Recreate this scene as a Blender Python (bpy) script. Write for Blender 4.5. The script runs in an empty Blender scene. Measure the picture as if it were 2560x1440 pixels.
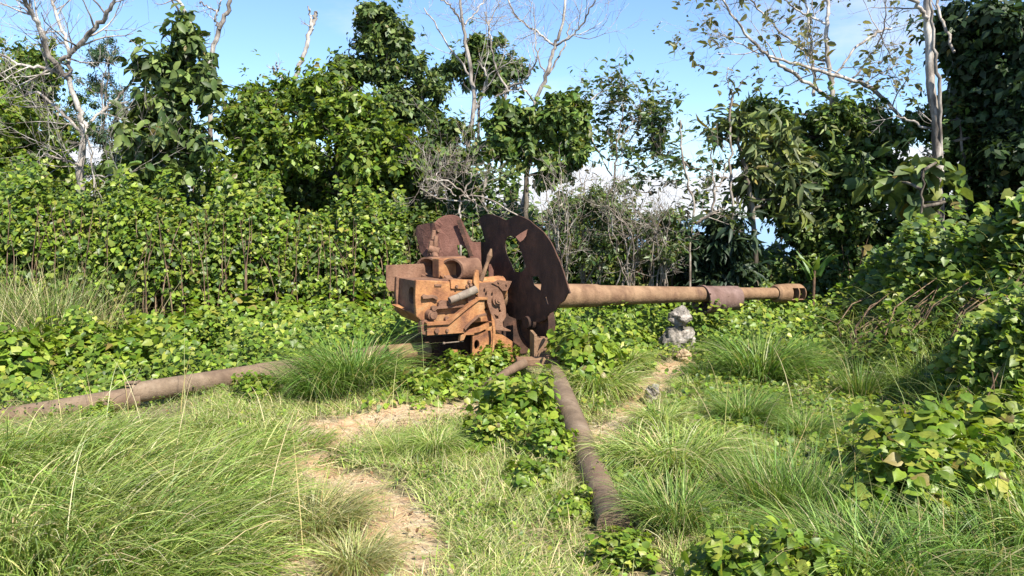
import bpy, bmesh, math, random
import numpy as np
from mathutils import Vector, Matrix, noise as mnoise

C = bpy.context.scene.collection
rs = np.random.RandomState(7)
random.seed(7)

# ------------------------------------------------------------------ camera, sky, sun
F = 2009.0                       # focal length in photograph pixels (2560 wide)
PITCH = math.atan(180 / F)
CAMZ = 1.6
cam = bpy.data.cameras.new("camera")
cam.sensor_width = 36
cam.lens = 36 * F / 2560
cam.clip_start = 0.05
cam.clip_end = 60000
camo = bpy.data.objects.new("camera", cam)
C.objects.link(camo)
camo.location = (0, 0, CAMZ)
camo.rotation_euler = (math.pi / 2 - PITCH, 0, 0)
bpy.context.scene.camera = camo

SUN_AZ = math.radians(35)        # to the right of straight-behind-the-camera
SUN_EL = math.radians(48)
tosun = Vector((math.sin(SUN_AZ) * math.cos(SUN_EL), -math.cos(SUN_AZ) * math.cos(SUN_EL), math.sin(SUN_EL)))
sl = bpy.data.lights.new("sun", 'SUN')
sl.energy = 5.0
sl.angle = math.radians(0.5)
sl.color = (1.0, 0.94, 0.82)
so = bpy.data.objects.new("sun", sl)
C.objects.link(so)
so.rotation_euler = tosun.to_track_quat('Z', 'Y').to_euler()

w = bpy.data.worlds.new("World")
bpy.context.scene.world = w
w.use_nodes = True
nt = w.node_tree
for n in list(nt.nodes):
    nt.nodes.remove(n)
out = nt.nodes.new('ShaderNodeOutputWorld')
bg = nt.nodes.new('ShaderNodeBackground')
bg.inputs['Strength'].default_value = 0.095
sky = nt.nodes.new('ShaderNodeTexSky')
sky.sky_type = 'NISHITA'
sky.sun_disc = False
sky.sun_elevation = SUN_EL
sky.sun_rotation = math.atan2(tosun.x, tosun.y)
sky.altitude = 500
sky.dust_density = 0.2
sky.ozone_density = 3.0
# clouds, laid out on the sky direction itself: a bank low on the horizon and thin wisps
geo = nt.nodes.new('ShaderNodeNewGeometry')
tc = nt.nodes.new('ShaderNodeTexCoord')
sep = nt.nodes.new('ShaderNodeSeparateXYZ')
nt.links.new(tc.outputs['Generated'], sep.inputs[0])
def mth(op, a, b=None, c=None, clamp=False, tree=nt):
    m = tree.nodes.new('ShaderNodeMath'); m.operation = op; m.use_clamp = clamp
    for i, v in enumerate((a, b, c)):
        if v is None: continue
        if hasattr(v, 'is_output'): tree.links.new(v, m.inputs[i])
        else: m.inputs[i].default_value = v
    return m.outputs[0]
def mrange(v, a, b, c=0., d=1., tree=nt, smooth=True):
    m = tree.nodes.new('ShaderNodeMapRange')
    if smooth: m.interpolation_type = 'SMOOTHSTEP'
    tree.links.new(v, m.inputs['Value'])
    m.inputs['From Min'].default_value = a; m.inputs['From Max'].default_value = b
    m.inputs['To Min'].default_value = c; m.inputs['To Max'].default_value = d
    return m.outputs[0]
def wnoise(scale, detail, sx, sy, sz, loc=(0, 0, 0), rough=0.55):
    mp = nt.nodes.new('ShaderNodeMapping')
    mp.inputs['Scale'].default_value = (sx, sy, sz); mp.inputs['Location'].default_value = loc
    nt.links.new(tc.outputs['Generated'], mp.inputs[0])
    n = nt.nodes.new('ShaderNodeTexNoise'); n.inputs['Scale'].default_value = scale
    n.inputs['Detail'].default_value = detail; n.inputs['Roughness'].default_value = rough
    nt.links.new(mp.outputs[0], n.inputs['Vector'])
    return n.outputs['Fac']
nb = wnoise(7.0, 7, 1, 1, 2.0, (1.3, 0.2, 0.1))
band = mrange(sep.outputs['Z'], 0.0, 0.13, 0.30, -0.22, smooth=False)
cum = mrange(mth('ADD', nb, band), 0.53, 0.62)
cum = mth('MULTIPLY', cum, mrange(sep.outputs['Z'], -0.02, 0.01))
nw = wnoise(3.0, 6, 1.0, 1.0, 3.0, (4.4, 1.0, 2.0), 0.6)
wisp = mth('MULTIPLY', mrange(nw, 0.50, 0.74), 0.5)
fac = mth('MAXIMUM', cum, wisp)
mix = nt.nodes.new('ShaderNodeMix'); mix.data_type = 'RGBA'
nt.links.new(fac, mix.inputs[0])
tint = nt.nodes.new('ShaderNodeMix'); tint.data_type = 'RGBA'; tint.blend_type = 'MULTIPLY'
tint.inputs[0].default_value = 1.0
nt.links.new(sky.outputs[0], tint.inputs[6]); tint.inputs[7].default_value = (0.90, 1.0, 1.13, 1)
nt.links.new(tint.outputs[2], mix.inputs[6])
mix.inputs[7].default_value = (5.2, 5.4, 5.8, 1)
nt.links.new(mix.outputs[2], bg.inputs['Color'])
nt.links.new(bg.outputs[0], out.inputs['Surface'])

vs = bpy.context.scene.view_settings
vs.view_transform = 'Standard'; vs.look = 'None'; vs.gamma = 1; vs.use_curve_mapping = False
vs.exposure = 1.15

# ------------------------------------------------------------------ helpers: pixels of the photo -> points of the place
def ray(px, py):
    a = (px - 1280) / F; b = (720 - py) / F
    c, s = math.cos(PITCH), math.sin(PITCH)
    return Vector((a, c + b * s, -s + b * c))
def at(px, py, Y):
    r = ray(px, py); t = Y / r.y
    return Vector((r.x * t, Y, CAMZ + r.z * t))
def gnd(px, py, z=0.0):
    r = ray(px, py); t = (z - CAMZ) / r.z
    return Vector((r.x * t, r.y * t, z))
def on_plane(px, py, p0, n):
    r = ray(px, py); o = Vector((0, 0, CAMZ))
    t = (p0 - o).dot(n) / r.dot(n)
    return o + r * t

def H(x, y):
    """ground height (numpy arrays): a small plateau on a hilltop"""
    x = np.asarray(x, float); y = np.asarray(y, float)
    h = 0.030 * np.sin(x * 1.7 + 1.0) * np.cos(y * 1.3) + 0.018 * np.sin(x * 4.1 + y * 2.7) + 0.012 * np.sin(x * 7.3 - y * 6.1)
    r = np.sqrt((x * 0.85) ** 2 + (y - 4) ** 2)
    e = np.clip(r - 11.5, 0, None)
    h = h - 0.5 * e * e / (e + 6.0)
    return np.maximum(h, -160)
def Hf(x, y): return float(H(x, y))

# ------------------------------------------------------------------ materials
def mat(name):
    m = bpy.data.materials.new(name); m.use_nodes = True
    t = m.node_tree
    b = t.nodes['Principled BSDF']
    return m, t, b
def ramp(t, fac, stops):
    r = t.nodes.new('ShaderNodeValToRGB')
    while len(r.color_ramp.elements) < len(stops): r.color_ramp.elements.new(0.5)
    for e, (p, c) in zip(r.color_ramp.elements, stops):
        e.position = p; e.color = (*c, 1)
    t.links.new(fac, r.inputs[0]); return r.outputs[0]
def noise(t, scale, detail=4, rough=0.55, coord='Object', sc=None, dist=0):
    n = t.nodes.new('ShaderNodeTexNoise')
    n.inputs['Scale'].default_value = scale; n.inputs['Detail'].default_value = detail
    n.inputs['Roughness'].default_value = rough; n.inputs['Distortion'].default_value = dist
    c = t.nodes.new('ShaderNodeTexCoord')
    if sc:
        mp = t.nodes.new('ShaderNodeMapping'); mp.inputs['Scale'].default_value = sc
        t.links.new(c.outputs[coord], mp.inputs[0]); t.links.new(mp.outputs[0], n.inputs['Vector'])
    else:
        t.links.new(c.outputs[coord], n.inputs['Vector'])
    return n.outputs['Fac']
def mixc(t, f, a, b, mode='MIX'):
    m = t.nodes.new('ShaderNodeMix'); m.data_type = 'RGBA'; m.blend_type = mode
    for i, v in ((0, f), (6, a), (7, b)):
        if hasattr(v, 'is_output'): t.links.new(v, m.inputs[i])
        elif i == 0: m.inputs[0].default_value = v
        else: m.inputs[i].default_value = (*v, 1)
    return m.outputs[2]
def bump(t, b, h, strength=0.4, dist=0.01):
    n = t.nodes.new('ShaderNodeBump'); n.inputs['Strength'].default_value = strength
    n.inputs['Distance'].default_value = dist
    t.links.new(h, n.inputs['Height']); t.links.new(n.outputs[0], b.inputs['Normal'])

def leaf_mat(name, trans=0.35, rough=0.45, spec=0.4, tc_=(1.25, 1.2, 0.55)):
    m, t, b = mat(name)
    a = t.nodes.new('ShaderNodeAttribute'); a.attribute_name = 'Col'
    nz = noise(t, 18, 2)
    col = mixc(t, 1.0, a.outputs['Color'], ramp(t, nz, [(0.3, (0.8, 0.8, 0.8)), (0.7, (1.15, 1.15, 1.1))]), 'MULTIPLY')
    t.links.new(col, b.inputs['Base Color'])
    b.inputs['Roughness'].default_value = rough
    b.inputs['Specular IOR Level'].default_value = spec
    tr = t.nodes.new('ShaderNodeBsdfTranslucent')
    t.links.new(mixc(t, 1.0, col, tc_, 'MULTIPLY'), tr.inputs['Color'])
    mx = t.nodes.new('ShaderNodeMixShader'); mx.inputs[0].default_value = trans
    t.links.new(b.outputs[0], mx.inputs[1]); t.links.new(tr.outputs[0], mx.inputs[2])
    t.links.new(mx.outputs[0], t.nodes['Material Output'].inputs['Surface'])
    return m
M = {}
M['leaf'] = leaf_mat('leaf', 0.40, 0.42, 0.4)
M['leaf_waxy'] = leaf_mat('waxy_leaf', 0.28, 0.5, 0.4)
M['grass'] = leaf_mat('grass_blade', 0.35, 0.45, 0.35)
M['straw'] = leaf_mat('dry_straw', 0.2, 0.7, 0.2, (1, 1, 0.9))

def bark_mat(name, c1, c2, c3, scale=9, lo=0.38, hi=0.62):
    m, t, b = mat(name)
    n1 = noise(t, scale, 6, 0.65, sc=(1, 1, 0.35))
    n2 = noise(t, scale * 5, 4, 0.6, sc=(1, 1, 0.4))
    c = ramp(t, n1, [(lo, c1), (0.5, c2), (hi, c3)])
    c = mixc(t, 0.6, c, ramp(t, n2, [(0.35, (0.6, 0.6, 0.6)), (0.65, (1.1, 1.1, 1.1))]), 'MULTIPLY')
    t.links.new(c, b.inputs['Base Color']); b.inputs['Roughness'].default_value = 0.9
    bump(t, b, n2, 0.5, 0.01)
    return m
M['bark_pale'] = bark_mat('pale_bark', (0.10, 0.08, 0.065), (0.29, 0.25, 0.215), (0.50, 0.46, 0.41), 6)
M['bark_dark'] = bark_mat('dark_bark', (0.035, 0.028, 0.02), (0.09, 0.07, 0.05), (0.2, 0.17, 0.13), 8)
M['bark_mossy'] = bark_mat('mossy_bark', (0.07, 0.08, 0.025), (0.20, 0.15, 0.09), (0.42, 0.36, 0.29), 5)
M['twig'] = bark_mat('grey_twig', (0.12, 0.09, 0.07), (0.26, 0.21, 0.17), (0.42, 0.38, 0.33), 12)
M['stem'] = bark_mat('brown_stem', (0.05, 0.03, 0.018), (0.13, 0.075, 0.045), (0.26, 0.18, 0.11), 14)

def rust_mat(name, stops, dark=(0.05, 0.028, 0.02), spots=0.5, scale=5.0):
    m, t, b = mat(name)
    n1 = noise(t, scale, 8, 0.62, dist=0.4)
    c = ramp(t, n1, stops)
    n2 = noise(t, scale * 9, 5, 0.7)
    c = mixc(t, mrange(n2, 0.56, 0.72, 0, spots, tree=t), c, dark)
    n3 = noise(t, 1.6, 3, 0.5)
    c = mixc(t, mrange(n3, 0.46, 0.62, 0, 0.6, tree=t), c, mixc(t, 0.5, c, (0.13, 0.065, 0.042)))
    n4 = noise(t, scale * 2.5, 6, 0.7, sc=(1, 1, 0.25))
    c = mixc(t, 0.7, c, ramp(t, n4, [(0.3, (0.62, 0.6, 0.58)), (0.6, (1.1, 1.1, 1.1))]), 'MULTIPLY')
    t.links.new(c, b.inputs['Base Color'])
    b.inputs['Roughness'].default_value = 0.82
    b.inputs['Specular IOR Level'].default_value = 0.25
    bump(t, b, mth('ADD', n2, mth('MULTIPLY', n1, 1.2, tree=t), tree=t), 0.7, 0.012)
    return m
M['rust_orange'] = rust_mat('orange_rust', [(0.3, (0.14, 0.065, 0.04)), (0.43, (0.27, 0.118, 0.055)), (0.55, (0.39, 0.185, 0.075)), (0.72, (0.36, 0.24, 0.125))])
M['rust_tube'] = rust_mat('barrel_rust', [(0.32, (0.12, 0.068, 0.045)), (0.45, (0.20, 0.12, 0.07)), (0.6, (0.27, 0.17, 0.10))], spots=0.45, scale=4)
M['rust_brown'] = rust_mat('brown_rust', [(0.3, (0.11, 0.055, 0.035)), (0.55, (0.20, 0.108, 0.068)), (0.75, (0.26, 0.155, 0.10))], spots=0.35)
M['rust_purple'] = rust_mat('plum_rust', [(0.3, (0.13, 0.08, 0.07)), (0.55, (0.19, 0.125, 0.11)), (0.75, (0.24, 0.165, 0.145))], spots=0.35)
M['rust_dark_shaded'] = rust_mat('dark_shaded_rust', [(0.3, (0.026, 0.016, 0.013)), (0.5, (0.048, 0.026, 0.019)), (0.66, (0.105, 0.05, 0.032))], (0.03, 0.018, 0.015))  # dark rust; shade of the near shield panel is put into the colour
M['rust_panel'] = rust_mat('panel_rust', [(0.3, (0.10, 0.045, 0.035)), (0.55, (0.15, 0.07, 0.052)), (0.75, (0.19, 0.095, 0.07))], (0.05, 0.028, 0.02), 0.4)
M['rust_pipe'] = rust_mat('pipe_rust', [(0.3, (0.11, 0.077, 0.052)), (0.55, (0.19, 0.137, 0.092)), (0.75, (0.26, 0.20, 0.145))], (0.05, 0.035, 0.03), 0.5, 4)
M['steel'] = rust_mat('worn_steel', [(0.3, (0.14, 0.10, 0.08)), (0.55, (0.22, 0.18, 0.14)), (0.75, (0.28, 0.24, 0.2))], spots=0.5)

def rock_mat(name, c1, c2, c3):
    m, t, b = mat(name)
    n1 = noise(t, 7, 8, 0.65, dist=0.6); n2 = noise(t, 30, 6, 0.7)
    c = ramp(t, n1, [(0.35, c1), (0.5, c2), (0.62, c3)])
    c = mixc(t, 0.8, c, ramp(t, n2, [(0.35, (0.5, 0.5, 0.5)), (0.6, (1.1, 1.1, 1.1))]), 'MULTIPLY')
    t.links.new(c, b.inputs['Base Color']); b.inputs['Roughness'].default_value = 0.92
    bump(t, b, n2, 0.8, 0.02)
    return m
M['rock'] = rock_mat('limestone', (0.07, 0.065, 0.055), (0.24, 0.21, 0.18), (0.42, 0.38, 0.34))
M['rock_tan'] = rock_mat('tan_stone', (0.28, 0.19, 0.11), (0.45, 0.33, 0.2), (0.58, 0.46, 0.3))
M['rock_grey'] = rock_mat('grey_stone', (0.2, 0.18, 0.16), (0.36, 0.32, 0.28), (0.46, 0.42, 0.36))

# ground: soil with humus, worn paths carried by the 'soil' attribute of the mesh
m, t, b = mat('soil'); M['soil'] = m
a = t.nodes.new('ShaderNodeAttribute'); a.attribute_name = 'soil'
n1 = noise(t, 1.1, 6, 0.6); n2 = noise(t, 14, 6, 0.7); n3 = noise(t, 60, 4, 0.7)
sfac = mrange(mth('ADD', a.outputs['Fac'], mth('MULTIPLY', mth('SUBTRACT', noise(t, 9, 6, 0.7), 0.5, tree=t), 1.5, tree=t), tree=t), 0.35, 0.65, tree=t)
dirt = mixc(t, mrange(noise(t, 3.2, 7, 0.7), .4, .62, tree=t), ramp(t, n2, [(0.3, (0.24, 0.15, 0.085)), (0.5, (0.42, 0.25, 0.135)), (0.7, (0.49, 0.34, 0.20))]), ramp(t, n2, [(0.3, (0.26, 0.19, 0.12)), (0.5, (0.44, 0.34, 0.22)), (0.7, (0.55, 0.45, 0.31))]))
hum = ramp(t, n2, [(0.3, (0.06, 0.055, 0.025)), (0.5, (0.16, 0.13, 0.065)), (0.7, (0.27, 0.22, 0.12))])
c = mixc(t, sfac, hum, dirt)
c = mixc(t, 0.6, c, ramp(t, n3, [(0.3, (0.65, 0.65, 0.65)), (0.65, (1.15, 1.15, 1.15))]), 'MULTIPLY')
t.links.new(c, b.inputs['Base Color']); b.inputs['Roughness'].default_value = 0.95
bump(t, b, mth('ADD', n2, mth('MULTIPLY', n3, 0.4, tree=t), tree=t), 0.7, 0.03)

m, t, b = mat('sea_water'); M['sea'] = m
b.inputs['Base Color'].default_value = (0.22, 0.34, 0.46, 1); b.inputs['Roughness'].default_value = 0.35  # pale base colour stands in for haze over the water
b.inputs['Specular IOR Level'].default_value = 0.5
m, t, b = mat('far_hill'); M['hill'] = m
t.links.new(ramp(t, noise(t, 0.004, 6), [(0.3, (0.05, 0.08, 0.05)), (0.7, (0.10, 0.12, 0.06))]), b.inputs['Base Color'])
b.inputs['Roughness'].default_value = 1

# ------------------------------------------------------------------ object helpers
def tag(o, label=None, cat=None, group=None, kind=None):
    if label: o['label'] = label
    if cat: o['category'] = cat
    if group: o['group'] = group
    if kind: o['kind'] = kind
    return o
def empty(name, loc, label, cat, group=None):
    o = bpy.data.objects.new(name, None); C.objects.link(o)
    o.location = loc; o.empty_display_size = 0.1
    return tag(o, label, cat, group)
def link(name, me, m, parent=None):
    if m is not None and not me.materials: me.materials.append(m)
    o = bpy.data.objects.new(name, me); C.objects.link(o)
    if parent is not None:
        o.parent = parent
        o.matrix_parent_inverse = Matrix.Identity(4)
    return o
def world_child(name, me, m, parent):
    """mesh given in world coordinates, parented to an unrotated Empty"""
    o = link(name, me, m, parent)
    o.location = -parent.location
    return o

def np_mesh(name, V, Fc, k, col=None, smooth=False):
    """V (n,3), Fc (m,k) -> mesh ; col (n,3) point colours"""
    me = bpy.data.meshes.new(name)
    V = np.ascontiguousarray(V, np.float32); Fc = np.ascontiguousarray(Fc, np.int32)
    me.vertices.add(len(V)); me.vertices.foreach_set('co', V.ravel())
    me.loops.add(Fc.size); me.loops.foreach_set('vertex_index', Fc.ravel())
    me.polygons.add(len(Fc)); me.polygons.foreach_set('loop_start', np.arange(0, Fc.size, k, dtype=np.int32))
    me.polygons.foreach_set('loop_total', np.full(len(Fc), k, np.int32))
    if smooth: me.polygons.foreach_set('use_smooth', np.ones(len(Fc), bool))
    if col is not None:
        at_ = me.attributes.new('Col', 'FLOAT_COLOR', 'POINT')
        c4 = np.ones((len(V), 4), np.float32); c4[:, :3] = col
        at_.data.foreach_set('color', c4.ravel())
    me.update(calc_edges=True)
    return me

def norm(a):
    return a / np.maximum(np.linalg.norm(a, axis=-1, keepdims=True), 1e-9)

# leaf templates (unit length along +y, normal +z), all quads
def T_leaf(w0, w1, w2, back=0.0, fold=0.08, droop=0.12):
    v = [(0, 0, 0), (0, .5, -.01), (0, 1, -droop),
         (-w0, -back + .02, fold * .4), (-w1, .28, fold), (-w2, .68, fold * .6),
         (w0, -back + .02, fold * .4), (w1, .28, fold), (w2, .68, fold * .6)]
    f = [(0, 1, 4, 3), (1, 2, 5, 4), (0, 6, 7, 1), (1, 7, 8, 2)]
    return np.array(v), np.array(f)
HEART = T_leaf(.26, .44, .26, .10)
def T_fine(rows, fold=.09, droop=.16):
    v = []; f = []
    for t_, w_ in rows:
        z_ = -droop * t_ ** 2
        v += [(-w_, t_ - (.08 if t_ < .1 else 0), z_ + fold * w_ * 2.2 - .05 * w_), (-w_ * .5, t_, z_ + fold * w_ * 1.4), (0, t_, z_), (w_ * .5, t_, z_ + fold * w_ * 1.4), (w_, t_ - (.08 if t_ < .1 else 0), z_ + fold * w_ * 2.2 - .05 * w_)]
    for r_ in range(len(rows) - 1):
        for c_ in range(4): f.append((5 * r_ + c_, 5 * r_ + c_ + 1, 5 * r_ + c_ + 6, 5 * r_ + c_ + 5))
    return np.array(v), np.array(f)
HEARTF = T_fine([(0, .20), (.14, .40), (.36, .43), (.62, .29), (.84, .11), (1.0, .008)])
OVAL = T_leaf(.12, .26, .22, 0)
LANCE = T_leaf(.05, .13, .11, 0, .04, .2)
BIG = T_leaf(.10, .24, .23, 0, .05, .22)
SIMPLE = (np.array([(0, 0, 0), (-.28, .45, .07), (0, 1, -.1), (.28, .45, .07)]), np.array([(0, 3, 2, 1)]))
SLIM = (np.array([(0, 0, 0), (-.15, .45, .05), (0, 1, -.12), (.15, .45, .05)]), np.array([(0, 3, 2, 1)]))

def leaves(name, tmpl, pos, nrm, tip, size, col):
    size = np.asarray(size)
    tv, tf = tmpl
    n = len(pos)
    nrm = norm(nrm)
    tip = tip - nrm * (tip * nrm).sum(1, keepdims=True); tip = norm(tip)
    x = np.cross(tip, nrm)
    s = size[:, None, None]
    V = pos[:, None, :] + s * (tv[None, :, 0:1] * x[:, None, :] + tv[None, :, 1:2] * tip[:, None, :] + tv[None, :, 2:3] * nrm[:, None, :])
    Fc = tf[None] + (np.arange(n) * len(tv))[:, None, None]
    cc = np.repeat(col, len(tv), axis=0)
    return np_mesh(name, V.reshape(-1, 3), Fc.reshape(-1, 4), 4, cc, smooth=len(tv) > 12)

def pal(n, cols, jitter=0.18, weights=None):
    cols = np.array(cols)
    i = rs.choice(len(cols), n, p=weights)
    c = cols[i] * (1 + jitter * rs.randn(n, 1)).clip(0.5, 1.6)
    c[:, 0] *= (1 + 0.08 * rs.randn(n)).clip(.7, 1.3)
    return c.clip(0.005, 0.9)

BRIGHT = [(.16, .24, .022), (.215, .30, .035), (.105, .175, .018), (.29, .34, .06)]
MID = [(.09, .15, .024), (.13, .195, .034), (.06, .11, .02), (.19, .235, .045)]
DARK = [(.08, .12, .03), (.11, .165, .04), (.05, .085, .024), (.16, .21, .055)]
DEEP = [(.03, .055, .02), (.045, .08, .024), (.02, .04, .015)]  # greens darkened to paint the unlit side of the corner tree
OLIVE = [(.07, .12, .04), (.10, .15, .05), (.05, .09, .03), (.15, .18, .06)]
GREYG = [(.14, .17, .085), (.18, .21, .11), (.10, .13, .06)]

def whorls(tips, outd, k, size, cols, tmpl=SIMPLE, droop=0.35, spread=0.25, gap=0.06, up=0.6, jit=0.35, rough=0.3, name='foliage', weights=None, flat=0.0):
    n = len(tips)
    T = np.repeat(tips, k, 0); O = np.repeat(norm(outd + np.array([0, 0, up])), k, 0)
    rnd = norm(rs.randn(n * k, 3))
    perp = norm(rnd - O * (rnd * O).sum(1, keepdims=True))
    a = rs.uniform(-.1, .9, (n * k, 1)) * (1 - flat)
    tipd = norm(perp * np.cos(a) + O * np.sin(a) - np.array([0, 0, droop]) * rs.uniform(.3, 1.6, (n * k, 1)))
    nr = norm(O + jit * rs.randn(n * k, 3))
    P = T + perp * spread * size * rs.uniform(0, 1, (n * k, 1)) - O * gap * rs.uniform(0, 1, (n * k, 1)) * 3
    sz = size * rs.uniform(.42, 1.35, n * k)
    cc = pal(n * k, cols, weights=weights); od = rs.uniform(0, 1, n * k) < .015
    cc[od] = np.array([.25, .20, .06]) * rs.uniform(.5, 1.2, (od.sum(), 1))
    return leaves(name, tmpl, P, nr, tipd, sz, cc)

def blob_points(blobs, n, inner=0.5):
    """blobs: [(cx,cy,cz,rx,ry,rz)], points towards the shell plus outward direction; lumpy"""
    B = np.array(blobs, float)
    wgt = (B[:, 3] * B[:, 4] * B[:, 5]) ** .75; wgt /= wgt.sum()
    i = rs.choice(len(B), n, p=wgt)
    d = norm(rs.randn(n, 3))
    r = inner + (1 - inner) * rs.uniform(0, 1, n) ** .6
    # lumps
    lump = 1 + .16 * np.sin(d[:, 0] * 5 + i * 1.7) * np.cos(d[:, 2] * 6 + i) + .10 * np.sin(d[:, 1] * 9 + d[:, 2] * 7 + i)
    P = B[i, :3] + d * B[i, 3:] * (r * lump)[:, None]
    return P, d

# ---- tubes
def tubes(name, paths, sides=6, smooth=True, wob=0.0, rnd=rs):
    """paths: list of (points [(x,y,z)], radii)"""
    V = []; Fc = []; off = 0
    ang = np.linspace(0, 2 * math.pi, sides, endpoint=False)
    for pts, rad in paths:
        P = np.array([tuple(p) for p in pts], float); R = np.array(rad, float) * np.ones(len(P))
        tn = np.gradient(P, axis=0); tn = norm(tn)
        ref = np.array([0, 0, 1.]) if abs(tn[0][2]) < .9 else np.array([1., 0, 0])
        s = norm(np.cross(tn, ref)); u = np.cross(s, tn)
        rr = R[:, None] * (1 + wob * rnd.randn(len(P), sides)) if wob else np.repeat(R[:, None], sides, 1)
        ring = P[:, None, :] + rr[..., None] * (np.cos(ang)[None, :, None] * s[:, None, :] + np.sin(ang)[None, :, None] * u[:, None, :])
        V.append(ring.reshape(-1, 3))
        m_ = len(P)
        a_ = np.arange(m_ - 1)[:, None] * sides + np.arange(sides)[None, :]
        b_ = np.arange(m_ - 1)[:, None] * sides + (np.arange(sides)[None, :] + 1) % sides
        Fc.append((np.stack([a_, b_, b_ + sides, a_ + sides], -1).reshape(-1, 4)) + off)
        off += m_ * sides
    return np_mesh(name, np.concatenate(V), np.concatenate(Fc), 4, smooth=smooth)

def curve(pts, n=8, jit=0.0):
    """resample a polyline smoothly"""
    P = np.array([tuple(p) for p in pts], float)
    if len(P) < 3:
        t = np.linspace(0, 1, n)[:, None]; Q = P[0] * (1 - t) + P[-1] * t
    else:
        t = np.linspace(0, len(P) - 1, n); Q = np.zeros((n, 3))
        for j, tt in enumerate(t):
            i = min(int(tt), len(P) - 2); f = tt - i
            p0 = P[max(i - 1, 0)]; p1 = P[i]; p2 = P[i + 1]; p3 = P[min(i + 2, len(P) - 1)]
            Q[j] = .5 * (2 * p1 + (p2 - p0) * f + (2 * p0 - 5 * p1 + 4 * p2 - p3) * f * f + (3 * p1 - p0 - 3 * p2 + p3) * f ** 3)
    if jit:
        Q[1:-1] += jit * rs.randn(n - 2, 3)
    return Q

def grow(paths, p, d, length, rad, depth, tips=None, up=0.1, kids=(3, 5), crook=0.25, minr=0.002):
    n = 6; P = [np.array(p, float)]; dd = norm(np.array(d, float))
    for i in range(n):
        dd = norm(dd + crook * rs.randn(3) * .6 + np.array([0, 0, up * .5]))
        P.append(P[-1] + dd * length / n)
    R = np.linspace(rad, max(rad * .35, minr), n + 1)
    paths.append((P, R))
    if tips is not None and depth <= 1: tips.append(P[-1])
    if depth > 0:
        for _ in range(rs.randint(*kids)):
            i = rs.randint(2, n + 1)
            base = P[i]; t_ = norm(P[i] - P[i - 1])
            r = norm(rs.randn(3)); side = norm(r - t_ * (r @ t_))
            grow(paths, base, t_ * .7 + side * .75 + np.array([0, 0, up]), length * rs.uniform(.4, .7), R[i] * .6, depth - 1, tips, up, kids, crook, minr)

# ---- grass blades
def blades(name, base, az, L, e0, e1, width, col, seg=4, zmin=None):
    n = len(base)
    h = np.stack([np.cos(az), np.sin(az), np.zeros(n)], 1)
    side = np.stack([-np.sin(az), np.cos(az), np.zeros(n)], 1)
    side = norm(side + .5 * rs.randn(n, 3) * np.array([1, 1, .6]))
    P = [base]
    for s in range(seg):
        t = (s + .5) / seg
        e = e0 + (e1 - e0) * t ** 1.3
        P.append(P[-1] + (L / seg)[:, None] * (np.cos(e)[:, None] * h + np.array([0, 0, 1.]) * np.sin(e)[:, None]))
    P = np.stack(P, 1)                                  # n, seg+1, 3
    if zmin is not None:
        P[..., 2] = np.maximum(P[..., 2], zmin)
    t = np.linspace(0, 1, seg + 1)
    wd = (width[:, None] * (1 - .92 * t[None] ** 1.6)) * .5
    A = P - wd[..., None] * side[:, None]; B = P + wd[..., None] * side[:, None]
    V = np.stack([A, B], 2).reshape(n, -1, 3)           # n, 2(seg+1), 3
    f = np.array([(2 * s, 2 * s + 1, 2 * s + 3, 2 * s + 2) for s in range(seg)])
    Fc = f[None] + (np.arange(n) * 2 * (seg + 1))[:, None, None]
    return np_mesh(name, V.reshape(-1, 3), Fc.reshape(-1, 4), 4, np.repeat(col, 2 * (seg + 1), 0))

GR = [(.205, .30, .055), (.29, .38, .095), (.135, .21, .036), (.42, .44, .17), (.57, .50, .29)]
GRW = [.28, .28, .16, .18, .10]
GRD = [(.11, .20, .035), (.16, .27, .05), (.07, .13, .022), (.24, .33, .08), (.42, .38, .2)]

# ------------------------------------------------------------------ the setting: ground, sea, far hills
path_lines = [([(1190, 1018), (1060, 1032), (920, 1052), (790, 1085)], .34, 1.0),
              ([(790, 1085), (760, 1130), (770, 1180), (900, 1230), (1000, 1290), (1020, 1370), (960, 1440)], .22, 1.0),
              ([(560, 1400), (680, 1440), (760, 1500)], .20, .95),
              ([(1705, 905), (1660, 945), (1610, 1000), (1560, 1060), (1500, 1105)], .20, 1.0),
              ([(1560, 1080), (1640, 1095), (1760, 1040)], .10, .8),
              ([(880, 1225), (780, 1200), (700, 1150)], .15, .85), ([(1000, 1300), (900, 1420), (800, 1500)], .2, .9), ([(860, 1240), (800, 1330), (740, 1460)], .2, .85)]
PL = [([gnd(*p) for p in pts], hw, st) for pts, hw, st in path_lines]
def soilmask(x, y):
    x = np.asarray(x, float); y = np.asarray(y, float)
    m_ = np.zeros(np.broadcast(x, y).shape)
    wob = .05 * np.sin(x * 9 + y * 4) + .04 * np.sin(y * 13 - x * 5) + .03 * np.sin(x * 23 + 1.3) * np.cos(y * 19)
    for pts, hw, st in PL:
        for a_, b_ in zip(pts[:-1], pts[1:]):
            ab = (b_.x - a_.x, b_.y - a_.y); l2 = ab[0] ** 2 + ab[1] ** 2
            tt = np.clip(((x - a_.x) * ab[0] + (y - a_.y) * ab[1]) / l2, 0, 1)
            dd = np.hypot(x - a_.x - tt * ab[0], (y - a_.y - tt * ab[1]) * .8)
            m_ = np.maximum(m_, st * np.clip(1.15 - (dd + wob) / hw * .75, 0, 1))
    return m_
def axis(lo, hi, step, far, back):
    a_ = list(np.arange(lo, hi, step)); s = step
    while a_[-1] < far: s *= 1.25; a_.append(a_[-1] + s)
    s = step; b_ = [lo]
    while b_[-1] > back: s *= 1.25; b_.append(b_[-1] - s)
    return np.array(b_[:0:-1] + a_)
xs = axis(-8, 8, .07, 900, -900); ys = axis(1.5, 14, .07, 1200, -300)
X, Y = np.meshgrid(xs, ys)
Z = H(X, Y)
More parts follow.
